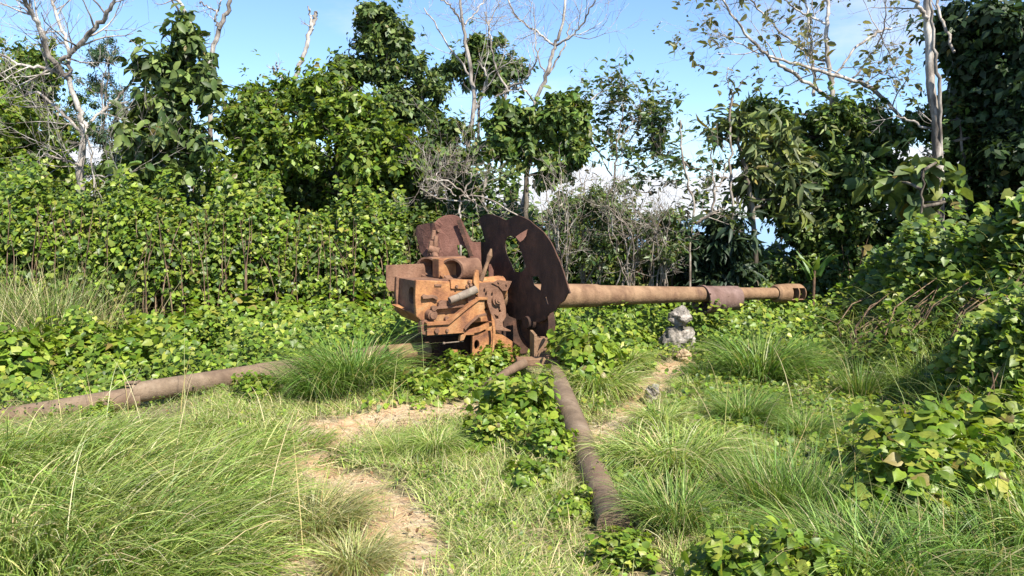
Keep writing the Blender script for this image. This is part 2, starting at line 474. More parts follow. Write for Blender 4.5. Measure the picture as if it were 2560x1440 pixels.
sm = soilmask(X, Y)
Z = Z - .03 * sm
V = np.stack([X, Y, Z], -1).reshape(-1, 3)
nx, ny = len(xs), len(ys)
i0 = (np.arange(ny - 1)[:, None] * nx + np.arange(nx - 1)[None]).reshape(-1)
Fc = np.stack([i0, i0 + 1, i0 + nx + 1, i0 + nx], 1)
me = np_mesh('ground', V, Fc, 4, smooth=True)
at_ = me.attributes.new('soil', 'FLOAT', 'POINT'); at_.data.foreach_set('value', sm.astype(np.float32).ravel())
tag(link('ground', me, M['soil']), kind='structure')

s = 40000
me = np_mesh('sea', np.array([(-s, -s, -130), (s, -s, -130), (s, s, -130), (-s, s, -130)]), np.array([[0, 1, 2, 3]]), 4)
tag(link('sea', me, M['sea']), kind='structure')

def gz(p): return Hf(p[0], p[1])

# ------------------------------------------------------------------ the gun
D = Vector((math.cos(math.radians(30)), math.sin(math.radians(30)), 0))   # along the barrel
Wv = Vector((D.y, -D.x, 0))                                               # towards the camera side
G0 = Vector((-1.05, 8.0, 0))
def gpl(px, py, wq):            # photo pixel -> point on the plane at offset wq beside the barrel axis
    return on_plane(px, py, G0 + Wv * wq, Wv)
gun = empty('field_gun', (-0.35, 8.4, 0), 'long rusty abandoned field gun with torn shield standing among green creepers', 'gun')
def gpart(name, bm, m, bev=0.0, smooth=False, parent=None, label=None):
    me = bpy.data.meshes.new(name)
    bmesh.ops.recalc_face_normals(bm, faces=bm.faces)
    bm.to_mesh(me); bm.free()
    if smooth:
        for p in me.polygons: p.use_smooth = True
        try: me.set_sharp_from_angle(angle=math.radians(35))
        except Exception: pass
    if not parent:
        o = world_child(name, me, m, gun)
    else:
        o = link(name, me, m, parent)       # parent already sits in world coordinates
    if label: o['label'] = label
    if bev:
        md = o.modifiers.new('bevel', 'BEVEL'); md.width = bev; md.segments = 2; md.limit_method = 'ANGLE'
        md.angle_limit = math.radians(40)
    return o
def plate_bm(bm, pts, holes, thick, nrm, sub=0):
    """solid plate: outline and holes are lists of world points in one plane; grows by thick along nrm"""
    loops = [pts] + list(holes)
    tops = []; bots = []
    for k_, off in ((0, Vector((0, 0, 0))), (1, nrm * thick)):
        edges = []; store = []
        for lp in loops:
            vs_ = [bm.verts.new(p + off) for p in lp]
            es = [bm.edges.new((vs_[i], vs_[(i + 1) % len(vs_)])) for i in range(len(vs_))]
            edges += es; store.append(vs_)
        bmesh.ops.triangle_fill(bm, use_beauty=True, use_dissolve=False, edges=edges, normal=nrm)
        (tops if k_ else bots).extend([store])
    for lo_, hi_ in zip(bots[0], tops[0]):
        n = len(lo_)
        for i in range(n):
            j = (i + 1) % n
            bm.faces.new((lo_[i], lo_[j], hi_[j], hi_[i]))
    return bm
def side_plate(px_pts, wq, thick, holes=()):
    """plate parallel to the barrel, its camera-side face at offset wq, growing away from the camera"""
    bm = bmesh.new()
    return plate_bm(bm, [gpl(x, y, wq) for x, y in px_pts], [[gpl(x, y, wq) for x, y in h] for h in holes], thick, -Wv)
def cyl_bm(bm, a, b, r0, r1=None, seg=24, cap=True, inner=None):
    """cylinder or tube between two points; inner = inner radius for a hollow one"""
    if r1 is None: r1 = r0
    ax = (b - a).normalized()
    ref = Vector((0, 0, 1)) if abs(ax.z) < .9 else Vector((1, 0, 0))
    s_ = ax.cross(ref).normalized(); u_ = s_.cross(ax)
    def ring(c, r): return [bm.verts.new(c + (s_ * math.cos(2 * math.pi * i / seg) + u_ * math.sin(2 * math.pi * i / seg)) * r) for i in range(seg)]
    A = ring(a, r0); B = ring(b, r1)
    for i in range(seg):
        j = (i + 1) % seg; bm.faces.new((A[i], A[j], B[j], B[i]))
    if inner:
        A2 = ring(a, inner * r0 / max(r0, r1)); B2 = ring(b, inner * r1 / max(r0, r1))
        for i in range(seg):
            j = (i + 1) % seg
            bm.faces.new((A2[i], B2[i], B2[j], A2[j])); bm.faces.new((A[i], A2[i], A2[j], A[j])); bm.faces.new((B[i], B[j], B2[j], B2[i]))
    elif cap:
        bm.faces.new(A[::-1]); bm.faces.new(B)
    return bm
def box_bm(bm, c, ux, uy, uz, sx, sy, sz):
    vs_ = [bm.verts.new(c + ux * (sx * i) + uy * (sy * j) + uz * (sz * k)) for i in (-.5, .5) for j in (-.5, .5) for k in (-.5, .5)]
    for f in ((0, 1, 3, 2), (4, 6, 7, 5), (0, 4, 5, 1), (2, 3, 7, 6), (0, 2, 6, 4), (1, 5, 7, 3)):
        bm.faces.new([vs_[i] for i in f])
    return bm
def bolt(bm, p, r=.016, h=.02, n=None):
    n = n or Wv
    cyl_bm(bm, p, p + n * h, r, r * .9, 6)
UP = Vector((0, 0, 1))

# barrel: thick at the shield, thinner step, long taper
pa = gpl(1300, 741, 0); pm = gpl(1995, 733, 0)
ax = (pm - pa).normalized()
def bp(px): # point on the axis seen at column px
    # solve along axis
    best = None
    lo, hi = -1.0, 8.0
    for _ in range(50):
        mid = (lo + hi) / 2; q = pa + ax * mid
        v = q - Vector((0, 0, CAMZ)); f = v.y * math.cos(PITCH) - v.z * math.sin(PITCH)
        if v.x / f * F + 1280 < px: lo = mid
        else: hi = mid
    return pa + ax * lo
bm = bmesh.new()
prof = [(1130, .135), (1300, .135), (1420, .135), (1490, .131), (1498, .120), (1502, .118), (1640, .104), (1757, .092), (1860, .082), (1938, .078)]
seg = 40; rings = []
s_ = ax.cross(UP).normalized(); u_ = s_.cross(ax)
for px_, r_ in prof:
    c_ = bp(px_)
    rings.append([bm.verts.new(c_ + (s_ * math.cos(2 * math.pi * i / seg) + u_ * math.sin(2 * math.pi * i / seg)) * r_) for i in range(seg)])
for A_, B_ in zip(rings[:-1], rings[1:]):
    for i in range(seg):
        bm.faces.new((A_[i], A_[(i + 1) % seg], B_[(i + 1) % seg], B_[i]))
gpart('barrel', bm, M['rust_tube'], smooth=True)

# muzzle brake: a fat collar whose side is pierced by two vents
mb0, mb1, mb2 = bp(1936), bp(1962), bp(2001)
bm = bmesh.new()
Lb = (mb2 - mb0).length
R0, R1 = .118, .128
seg = 48
stn = [(0, .098), (.05, .118), (.40, .128), (.44, .130), (.655, .130), (.695, .130), (.91, .128), (.94, .122), (1.0, .105)]
def inhole(i, k):
    a_ = (i + .5) / seg * 2 * math.pi
    ca = abs(math.cos(a_))
    return (ca > .80) and k in (3, 5)
def brake(rsc):
    out_ = []
    for f_, r_ in stn:
        c_ = mb0 + ax * (Lb * f_)
        out_.append([bm.verts.new(c_ + (s_ * math.cos(2 * math.pi * i / seg) + u_ * math.sin(2 * math.pi * i / seg)) * r_ * rsc) for i in range(seg)])
    return out_
outer = brake(1); inner = brake(.86)
for k in range(len(stn) - 1):
    for i in range(seg):
        j = (i + 1) % seg
        if inhole(i, k): 
            for (a1, b1, cond) in (((outer[k][i], outer[k + 1][i]), (inner[k][i], inner[k + 1][i]), not inhole((i - 1) % seg, k)),
                                   ((outer[k][j], outer[k + 1][j]), (inner[k][j], inner[k + 1][j]), not inhole(j, k))):
                if cond: bm.faces.new((a1[0], a1[1], b1[1], b1[0]))
            bm.faces.new((outer[k][i], outer[k][j], inner[k][j], inner[k][i]))
            bm.faces.new((outer[k + 1][i], outer[k + 1][j], inner[k + 1][j], inner[k + 1][i]))
            continue
        bm.faces.new((outer[k][i], outer[k][j], outer[k + 1][j], outer[k + 1][i]))
        bm.faces.new((inner[k][i], inner[k + 1][i], inner[k + 1][j], inner[k][j]))
for e_, f_ in ((0, 0), (-1, -1)):
    for i in range(seg):
        j = (i + 1) % seg
        bm.faces.new((outer[e_][i], outer[e_][j], inner[f_][j], inner[f_][i]))
# baffle discs with a bore
for f_ in (.675, .93):
    c_ = mb0 + ax * (Lb * f_)
    cyl_bm(bm, c_ - ax * .008, c_ + ax * .008, .113, inner=.055, seg=24)
cyl_bm(bm, mb0 + ax * (Lb * .36), mb0 + ax * (Lb * .38), .113, inner=.05, seg=24)
gpart('muzzle_brake', bm, M['rust_tube'], smooth=True)

# breech ring: two cheeks with an inset block pierced by the breech opening
rear_near = [(1040, 700), (1130, 704), (1205, 706), (1250, 716), (1256, 745), (1222, 765), (1188, 790), (1150, 808), (1062, 808), (1041, 792), (1038, 745)]
gpart('breech_cheek', side_plate(rear_near, .25, .055), M['rust_orange'], .008)
far_pts = [gpl(x, y, .25) - Wv * .50 for x, y in rear_near]
bm = bmesh.new(); plate_bm(bm, far_pts, [], .06, -Wv)
gpart('breech_cheek', bm, M['rust_brown'], .008)
# inset block
Lr = gpl(1040, 745, .25)
u_r = (Lr - G0).dot(D)
ztop = gpl(1040, 700, .25).z - .01; zbot = gpl(1045, 792, .25).z + .02
def rp(w_, z_, du=.03): return G0 + D * (u_r + du) + Wv * w_ + UP * z_
zc = (ztop + zbot) / 2 - .02
hole = [rp(.02 + .055 * math.cos(a_), zc + .095 * (abs(math.sin(a_)) ** .8) * (1 if math.sin(a_) > 0 else -1) + .0) for a_ in np.linspace(0, 2 * math.pi, 20, endpoint=False)]
hole = [rp(.075 + .085 * math.cos(a_), zc + .03 + .085 * math.sin(a_)) for a_ in np.linspace(0, 2 * math.pi, 24, endpoint=False)]
bm = bmesh.new()
plate_bm(bm, [rp(-.248, zbot), rp(.193, zbot), rp(.193, ztop - .005), rp(-.248, ztop - .005)], [hole], .5, D)
gpart('breech_block', bm, M['rust_brown'])
bm = bmesh.new(); c_ = rp(.075, zc + .03); cyl_bm(bm, c_ + D * .12, c_ + D * .14, .084, seg=24)
gpart('bore_shade_disc', bm, M['rust_dark_shaded'])  # dark disc painting the shade inside the breech hole
# sloping underside below the breech
bm = bmesh.new()
zb = zbot
lo1 = [(-.26, zb + .06, -.06), (.24, zb - .0, .0), (.24, zb - .12, .12), (-.26, zb - .10, .10)]
A_ = [bm.verts.new(G0 + D * (u_r + du) + Wv * w_ + UP * z_) for w_, z_, du in lo1]
lo2 = [(-.26, zb + .06, .9), (.24, zb - .0, .9), (.24, zb - .12, .9), (-.26, zb - .10, .9)]
B_ = [bm.verts.new(G0 + D * (u_r + du) + Wv * w_ + UP * z_) for w_, z_, du in lo2]
for i in range(4): bm.faces.new((A_[i], A_[(i + 1) % 4], B_[(i + 1) % 4], B_[i]))
bm.faces.new(A_); bm.faces.new(B_[::-1])
gpart('cradle_trough', bm, M['rust_orange'], .01)
# guard plate on the far side
gpart('breech_guard', side_plate([(965, 663), (1062, 659), (1066, 703), (990, 703), (986, 728), (973, 728), (966, 716)], -.30, .015), M['rust_brown'], .003, label='flat reddish brown guard plate')

# recuperator tubes above
def tubepart(name, px, py, wq, pxe, r, m, inner=.84):
    a_ = gpl(px, py, wq)
    t_ = 0
    e_ = gpl(pxe, py, wq); L_ = (e_ - a_).dot(D)
    bm = bmesh.new(); cyl_bm(bm, a_, a_ + D * L_, r, inner=r * inner, seg=36)
    bm.verts.ensure_lookup_table()
    for v in bm.verts:
        if (v.co - a_).dot(D) < .01: v.co += D * (.075 * (v.co - a_).dot(Wv) / r)
    o_ = gpart(name, bm, m, smooth=True)
    bm = bmesh.new(); cyl_bm(bm, a_ + D * .09, a_ + D * (L_ * .9), r * inner * .985, seg=30)
    gpart('tube_shade_plug', bm, M['rust_dark_shaded'], smooth=True)  # dark filler added to paint the shade inside the open tube
    return o_
tubepart('recuperator_tube', 1129, 675, .10, 1192, .118, M['rust_brown'])
tubepart('recuperator_tube', 1067, 669, -.24, 1160, .112, M['rust_brown'])
bm = bmesh.new()
ca = gpl(1100, 670, -.06)
box_bm(bm, ca + D * .1, D, Wv, UP, .30, .16, .20)
gpart('tube_spacer', bm, M['rust_orange'], .01)
bm = bmesh.new()
cyl_bm(bm, gpl(1106, 687, .04), gpl(1106, 687, .10), .018, seg=12)
gpart('spacer_lug', bm, M['rust_orange'])
bm = side_plate([(1126, 699), (1194, 700), (1196, 718), (1180, 723), (1128, 722)], .27, .05)
gpart('tube_bracket', bm, M['rust_orange'], .004)
for q, w_, r_, h_ in [(q, .271, .017, .02) for q in ((1141, 716), (1167, 715), (1172, 704), (1176, 712))] + [((1091, 827), .336, .028, .022), ((1117, 826), .336, .018, .018)] + [(q, .316, .012, .014) for q in ((1246, 705), (1266, 711), (1217, 729), (1232, 730), (1213, 720), (1250, 765))]:
    bm = bmesh.new(); bolt(bm, gpl(*q, w_), r_, h_)
    gpart('bolt', bm, M['rust_brown'])

# elevating sector plate with its trunnion boss
sector = [(1196, 708), (1233, 706), (1249, 720), (1258, 737), (1261, 750), (1265, 769), (1266, 792), (1257, 806), (1259, 818), (1278, 826), (1277, 829), (1236, 825), (1236, 800), (1227, 785), (1219, 761), (1217, 747), (1197, 745), (1192, 735)]
hole1 = [(1247, 775), (1252, 775), (1253, 780), (1248, 782)]
hole2 = [(1236, 787), (1245, 791), (1247, 797), (1241, 798)]
gpart('sector_plate', side_plate(sector, .30, .045, [hole1, hole2]), M['rust_brown'], .006)
bm = bmesh.new()
c_ = gpl(1241, 750, .30)
cyl_bm(bm, c_, c_ + Wv * .03, .060, .055, 28); cyl_bm(bm, c_ + Wv * .03, c_ + Wv * .05, .038, .034, 20); cyl_bm(bm, c_ + Wv * .05, c_ + Wv * .062, .018, .016, 6)
gpart('trunnion_boss', bm, M['rust_brown'], smooth=True)
gpart('shield_bracket', side_plate([(1230, 708), (1245, 700), (1280, 703), (1274, 717), (1268, 727), (1256, 727), (1247, 716)], .315, .012), M['rust_brown'], .002)
# rounded cradle housing behind the sector (yellowish)
bm = bmesh.new()
c_ = gpl(1228, 722, .12)
cyl_bm(bm, c_ - D * .22, c_ + D * .12, .12, .135, 28)
gpart('cradle_housing', bm, M['rust_orange'], smooth=True)
bm = side_plate([(1192, 702), (1235, 700), (1262, 716), (1264, 730), (1192, 738)], .24, .40)
gpart('cradle_body', bm, M['rust_orange'], .01)
# lower curved rib
gpart('sector_rib', side_plate([(1228, 785), (1236, 800), (1239, 830), (1234, 890), (1230, 890), (1233, 830), (1230, 805)], .34, .012), M['rust_orange'])
# side bracket: diagonal channel
br = [(1068, 812), (1122, 809), (1167, 772), (1199, 749), (1218, 749), (1211, 754), (1211, 780), (1216, 786), (1197, 790), (1176, 808), (1163, 822), (1162, 832), (1068, 839)]
gpart('side_bracket', side_plate(br, .335, .02), M['rust_orange'], .003)
fl = [(1066, 806), (1121, 804), (1166, 767), (1198, 744), (1220, 744), (1219, 749.5), (1199, 750), (1168, 773), (1123, 811), (1068, 814)]
bm = bmesh.new(); plate_bm(bm, [gpl(x, y, .36) for x, y in fl], [], .07, -Wv)
gpart('bracket_flange', bm, M['rust_orange'], .003)
fl2 = [(1216, 783), (1217, 788), (1198, 793), (1177, 811), (1164, 826), (1161, 822), (1175, 806), (1196, 788)]
bm = bmesh.new(); plate_bm(bm, [gpl(x, y, .36) for x, y in fl2], [], .07, -Wv)
gpart('bracket_flange', bm, M['rust_brown'], .003)
gpart('bracket_end', side_plate([(1056, 806), (1062, 800), (1080, 800), (1080, 808), (1069, 810), (1069, 839), (1055, 836), (1053, 820)], .30, .10), M['rust_brown'], .006)
gpart('lower_arm', side_plate([(1150, 829), (1200, 818), (1232, 803), (1235, 812), (1200, 830), (1165, 838)], .29, .05), M['rust_orange'], .004)
gpart('bracket_foot', side_plate([(1160, 832), (1185, 831), (1186, 837), (1165, 838), (1160, 850), (1150, 853), (1152, 840)], .32, .05), M['rust_orange'], .003)
bm = bmesh.new()
cyl_bm(bm, gpl(1108, 858, .30), gpl(1158, 853, .30), .006, seg=8)
cyl_bm(bm, gpl(1107, 858, .30), gpl(1112, 858, .30), .013, seg=10)
gpart('lock_pin', bm, M['steel'], smooth=True)
# damper rod, lever arm, knob, grips
bm = bmesh.new()
cyl_bm(bm, gpl(1124, 752, .34), gpl(1150, 741, .34), .036, seg=18, inner=.022)
cyl_bm(bm, gpl(1146, 743, .34), gpl(1190, 724, .34), .040, .042, seg=18)
gpart('damper_rod', bm, M['steel'], smooth=True)
gpart('lever_arm', side_plate([(1079, 767), (1086, 764), (1095, 767), (1160, 762), (1160, 768), (1094, 773), (1086, 777), (1078, 774)], .31, .03), M['rust_brown'], .003)
bm = bmesh.new()
c_ = gpl(1083, 770, .31); cyl_bm(bm, c_, c_ + Wv * .03, .026, seg=18)
c_ = gpl(1074, 786, .25); cyl_bm(bm, c_, c_ + Wv * .08, .055, .05, 24); cyl_bm(bm, c_ + Wv * .08, c_ + Wv * .10, .036, seg=20)
c_ = gpl(1115, 797, .25); cyl_bm(bm, c_, c_ + Wv * .04, .028, .024, 16)
gpart('crank_hub', bm, M['rust_brown'], smooth=True)
gpart('grab_handle', side_plate([(1056, 741), (1062, 736), (1072, 739), (1082, 737), (1093, 740), (1097, 748), (1091, 750), (1082, 745), (1070, 747), (1058, 748)], .29, .04), M['rust_brown'], .004)
gpart('rod_clevis', side_plate([(1096, 769), (1098, 757), (1106, 751), (1124, 752), (1124, 764), (1112, 766)], .30, .05), M['rust_brown'], .004)
gpart('rod_mount', side_plate([(1170, 735), (1186, 732), (1190, 745), (1184, 756), (1172, 762), (1170, 750)], .31, .06), M['rust_brown'], .003)
gpart('data_plate', side_plate([(1087, 711), (1104, 711), (1104, 716), (1087, 716)], .262, .011), M['rust_brown'], .002)
gpart('upright_lug', side_plate([(1184, 706), (1187, 684), (1191, 674), (1197, 676), (1199, 706), (1196, 735), (1190, 737), (1188, 716)], .31, .03), M['rust_orange'], .004)
bm = bmesh.new()
cyl_bm(bm, gpl(1202, 702, .22), gpl(1219, 655, .22), .026, .018, 14)
cyl_bm(bm, gpl(1219, 655, .22), gpl(1224, 640, .22), .018, .030, 12); cyl_bm(bm, gpl(1224, 640, .22), gpl(1228, 622, .22), .030, .009, 12)
gpart('hand_lever', bm, M['rust_tube'], smooth=True)

# lower carriage
gpart('lower_saddle', side_plate([(1182, 834), (1204, 830), (1236, 826), (1264, 842), (1300, 866), (1302, 905), (1180, 905)], .26, .04,
      [[(1192 + 6.5 * math.cos(a_), 862 + 12 * math.sin(a_)) for a_ in np.linspace(0, 2 * math.pi, 20, endpoint=False)]]), M['rust_orange'], .004)
gpart('saddle_block', side_plate([(1160, 812), (1206, 806), (1236, 800), (1262, 830), (1236, 830), (1180, 835), (1160, 835)], -.06, .25), M['rust_orange'], .01)
gpart('carriage_body', side_plate([(1060, 842), (1180, 838), (1300, 862), (1300, 935), (1030, 935), (1010, 880), (1020, 850)], -.12, .3), M['rust_dark_shaded'], .02)  # coloured dark to paint the shade under the gun
bm = bmesh.new()
a_ = gpl(967, 884, .05); cyl_bm(bm, a_, a_ + D * .45, .085, seg=28)
gpart('trail_hinge', bm, M['rust_tube'], .01, smooth=True)
bm = bmesh.new()
c_ = gpl(1136, 880, .27); cyl_bm(bm, c_ - UP * .12, c_ + UP * .02, .03, .036, 14)
gpart('hinge_pin', bm, M['rust_orange'], smooth=True)
# travelling arm and block near the right trail
HB = Vector((.375, 7.72, 0))
bm = bmesh.new()
hz0 = at(1350, 912, 7.72).z; hz1 = at(1350, 836, 7.72).z
ex = Vector((1, .1, 0)).normalized(); ey = Vector((-.1, 1, 0)).normalized()
hx = at(1346, 870, 7.72)
box_bm(bm, Vector((hx.x - .045, 7.86, (hz0 + hz1) / 2)), ex, ey, UP, .03, .34, hz1 - hz0)
box_bm(bm, Vector((hx.x + .04, 7.72, (hz0 + hz1) / 2 - .02)), ex, ey, UP, .14, .03, hz1 - hz0 - .03)
box_bm(bm, Vector((hx.x + .04, 7.98, (hz0 + hz1) / 2 - .03)), ex, ey, UP, .15, .03, hz1 - hz0 - .06)
gpart('axle_bracket', bm, M['rust_tube'], .004)
bm = bmesh.new()
box_bm(bm, at(1337, 903, 7.6), ex, ey, UP, .36, .14, .07)
box_bm(bm, at(1381, 912, 7.55), ex, ey, UP, .11, .16, .17)
cyl_bm(bm, at(1388, 884, 7.5), at(1388, 935, 7.5), .035, seg=16)
box_bm(bm, at(1388, 905, 7.45), ex, ey, UP, .09, .05, .05)
gpart('clevis_block', bm, M['rust_tube'], .008)
bm = bmesh.new()
cyl_bm(bm, at(1310, 908, 7.55), at(1268, 930, 7.35), .05, .04, 14); cyl_bm(bm, at(1268, 930, 7.35), at(1222, 966, 7.1), .038, .046, 14)
cyl_bm(bm, at(1242, 952, 7.2), at(1222, 968, 7.08), .056, seg=8, inner=.03)
gpart('tow_eye', bm, M['rust_pipe'], smooth=True)

# trails: two long round legs
LT = [gpl(960, 890, .0), at(800, 905, 7.75), at(560, 955, 7.2), at(335, 985, 6.75)]
def pipe(name, a, b, r, m, seams=(), parent=None, inner=None, label=None):
    bm = bmesh.new()
    d_ = (b - a); n_ = 14
    L_ = d_.length; dn = d_.normalized()
    s1 = dn.cross(UP).normalized(); u1 = s1.cross(dn); seg_ = 28; prev = None
    fr = sorted(set([i / n_ for i in range(n_ + 1)] + [q for sm_ in seams for q in (sm_ - .001, sm_ + .001)]))
    for f_ in fr:
        step = sum(1 for sm_ in seams if f_ > sm_)
        r_ = r * (1 - .05 * step)
        ring_ = []
        for i in range(seg_):
            a_ = 2 * math.pi * i / seg_
            dv = (s1 * math.cos(a_) + u1 * math.sin(a_))
            rr = r_ * (1 + .010 * mnoise.noise((a + d_ * f_) * 2.5 + dv * 1.2))
            ring_.append(bm.verts.new(a + d_ * f_ + dv * rr))
        if prev:
            for i in range(seg_): bm.faces.new((prev[i], prev[(i + 1) % seg_], ring_[(i + 1) % seg_], ring_[i]))
        else: bm.faces.new(ring_[::-1])
        prev = ring_
    bm.faces.new(prev)
    return gpart(name, bm, m, smooth=True, label=label)
pipe('trail_leg', at(962, 884, 8.15), at(328, 983, 6.75), .092, M['rust_pipe'], (.55,), label='long pipe trail leg lying out to the left')
# end fittings and the outer section
bm = bmesh.new()
e0 = at(330, 968, 6.75)
for k_ in range(3): box_bm(bm, e0 + Vector((.0, .0, .026 * k_ - .01)), ex, ey, UP, .10, .07, .012)
box_bm(bm, e0 + Vector((.04, .03, .01)), ex, ey, UP, .02, .07, .08)
gpart('trail_latch', bm, M['rust_pipe'], .002)
pipe('trail_extension', at(345, 992, 6.78), at(-60, 1060, 6.1), .090, M['rust_pipe'], (), label='lower outer pipe section running out of view')
RA = gnd(1386, 938, .13); RB = gnd(1534, 1312, .05)
pipe('trail_leg', RA, RB, .094, M['rust_pipe'], (.33, .62), label='long pipe trail leg pointing at the viewer')
bm = bmesh.new()
tl = RA.lerp(RB, .12)
box_bm(bm, at(1386, 948, 7.42), ex, ey, UP, .10, .14, .10)
dn = (RB - RA).normalized(); sd = dn.cross(UP).normalized()
gpart('trail_socket', bm, M['rust_tube'], .01)
for f_, L_ in ((.24, .5), (.44, .3)):
    bm = bmesh.new(); c_ = RA.lerp(RB, f_); cyl_bm(bm, c_ - sd * .075 - UP * .05 - dn * L_, c_ - sd * .075 - UP * .05 + dn * L_, .045, seg=16)
    gpart('trail_lug', bm, M['rust_pipe'], .01, smooth=True)
bm = bmesh.new(); box_bm(bm, RA.lerp(RB, .36) + sd * .11, dn, sd, UP, .04, .10, .05)
gpart('trail_stop', bm, M['rust_pipe'], .008)

# shield: dark near-side panel with torn outline and openings
SP0 = at(1200, 640, 8.9); sdir = Vector((.56, -.828, 0)); SN = Vector((-.828, -.56, 0))
tilt = math.radians(0)
def shp(px, py): return on_plane(px, py, SP0, SN)
so_ = [(1196, 548), (1203, 541), (1210, 537), (1218, 535), (1226, 535), (1233, 537), (1241, 540), (1249, 543), (1257, 547.5), (1264, 550), (1270, 549), (1276, 546), (1283, 541), (1290, 538),
       (1298, 539.5), (1307, 543), (1316, 547), (1325, 552), (1333, 560), (1346, 570), (1359, 581), (1368, 593), (1377, 606), (1385, 622), (1392, 639), (1400, 657), (1407, 676), (1414, 698), (1420, 719), (1425, 733),
       (1418, 735), (1410, 752), (1396, 762), (1388, 776), (1372, 784), (1362, 800), (1345, 806), (1320, 802), (1296, 800), (1272, 790), (1262, 765), (1258, 740), (1240, 720), (1228, 700), (1218, 672), (1208, 690), (1199, 690), (1198, 606), (1213, 604), (1209, 592), (1204, 572), (1197, 556)]
h1 = [(1262, 602), (1265, 594), (1273, 589), (1284, 591), (1290, 596), (1297, 612), (1305, 636), (1315, 667), (1310, 674), (1304, 680), (1285, 680), (1276, 660), (1265, 636), (1260, 617)]
h2 = [(1328, 691), (1346, 691), (1353, 711), (1351, 728), (1333, 713)]
h3 = [(1361, 742), (1366, 743), (1372, 764), (1366, 760)]
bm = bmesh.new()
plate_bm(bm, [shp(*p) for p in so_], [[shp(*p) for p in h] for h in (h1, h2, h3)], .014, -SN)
gpart('shield_panel', bm, M['rust_dark_shaded'], label='dark near-side shield panel with slot openings')
bm = bmesh.new()
tri = [(1289, 592), (1303, 582), (1319, 573), (1315, 590), (1308, 600), (1300, 605)]
p0_ = shp(1319, 573) + SN * .03
plate_bm(bm, [on_plane(x, y, p0_, Vector((.05, -1, .25)).normalized()) for x, y in tri], [], .006, Vector((-.05, 1, -.25)).normalized())
gpart('bent_flap', bm, M['rust_panel'])
bm = bmesh.new()
p1_ = shp(1235, 680) + SN * .06
plate_bm(bm, [on_plane(x, y, p1_, Wv) for x, y in [(1222, 661), (1227, 660), (1240, 690), (1246, 702), (1222, 702)]], [], .01, -Wv)
gpart('shield_gusset', bm, M['rust_panel'])
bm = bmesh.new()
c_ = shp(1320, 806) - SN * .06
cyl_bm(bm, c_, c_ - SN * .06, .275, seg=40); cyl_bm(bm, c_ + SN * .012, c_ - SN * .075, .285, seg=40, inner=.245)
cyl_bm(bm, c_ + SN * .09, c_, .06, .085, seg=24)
gpart('wheel_hub', bm, M['rust_dark_shaded'], smooth=True, label='bare round wheel hub in the shadow below the shield')
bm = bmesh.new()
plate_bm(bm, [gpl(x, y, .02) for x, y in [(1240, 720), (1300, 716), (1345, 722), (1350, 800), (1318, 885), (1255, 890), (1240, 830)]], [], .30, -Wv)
gpart('axle_housing', bm, M['rust_dark_shaded'], .015)  # dark slab; its colour paints the shade between sector and hub
# shield far-side panel, crumpled
LN = Vector((.12, -.99, .0)).normalized()
LP0 = at(1120, 600, 8.75)
lo_ = [(1032, 581), (1035, 570), (1040, 564), (1063, 559), (1086, 557), (1091, 551), (1097, 546), (1110, 539), (1122, 537), (1133, 537), (1143, 539), (1150, 543), (1155, 551), (1163, 568), (1172, 588), (1181, 605), (1202, 605), (1204, 690), (1150, 668), (1110, 650), (1057, 642), (1048, 634)]
lh = [(1142, 613), (1152, 612), (1162, 618), (1170, 630), (1170, 645), (1155, 644), (1146, 634)]
bm = bmesh.new()
plate_bm(bm, [on_plane(x, y, LP0, LN) for x, y in lo_], [[on_plane(x, y, LP0, LN) for x, y in lh]], .012, -LN)
bmesh.ops.subdivide_edges(bm, edges=[e for e in bm.edges if e.calc_length() > .08], cuts=3, use_grid_fill=False)
bmesh.ops.triangulate(bm, faces=bm.faces)
for v in bm.verts:
    px_ = (v.co.x / v.co.y) * F + 1280
    k_ = max(0, (1085 - px_) / 55)
    v.co -= LN * (-.10 * k_ * k_) if False else Vector((0, 0, 0))
    v.co += Vector((0, .22 * k_ ** 1.5, 0))
    v.co += LN * (.018 * mnoise.noise(v.co * 6) + .05 * math.exp(-((px_ - 1086) / 7.0) ** 2) * (1 if v.co.z < 1.56 else .3))
gpart('shield_panel', bm, M['rust_panel'], label='crumpled brown far-side shield panel')
# toothed flange
bm = bmesh.new()
n_ = 16; prevt = None
lf0, lf1 = Vector((1144, 549, 0)), Vector((1177, 640, 0))
pts_ = []
for i in range(n_ + 1):
    q = lf0.lerp(lf1, i / n_); pts_.append((q.x + (5.5 if i % 2 else 7.5), q.y))
ol = [(1141, 551)] + pts_ + [(1174, 641)]
plate_bm(bm, [on_plane(x, y, LP0 + LN * .05, LN) for x, y in ol], [], .012, -LN)
gpart('toothed_rack', bm, M['rust_dark_shaded'])
# sight bracket lumps in front of the far panel
bm = bmesh.new()
for (x_, y_, Y_, r_, L_) in ((1083, 587, 8.6, .028, .05), (1088, 603, 8.58, .03, .06), (1076, 614, 8.55, .03, .05)):
    cyl_bm(bm, at(x_, y_, Y_) - Vector((0, 0, L_)), at(x_, y_, Y_) + Vector((.01, 0, L_)), r_, r_ * .7, 12)
cyl_bm(bm, at(1072, 622, 8.5), at(1098, 630, 8.5), .04, .045, 14)
cyl_bm(bm, at(1087, 635, 8.5), at(1089, 645, 8.4), .04, .03, 12)
cyl_bm(bm, at(1093, 580, 8.66), at(1097, 577, 8.62), .022, .018, 10)
gpart('sight_bracket', bm, M['rust_brown'], .004, smooth=True)

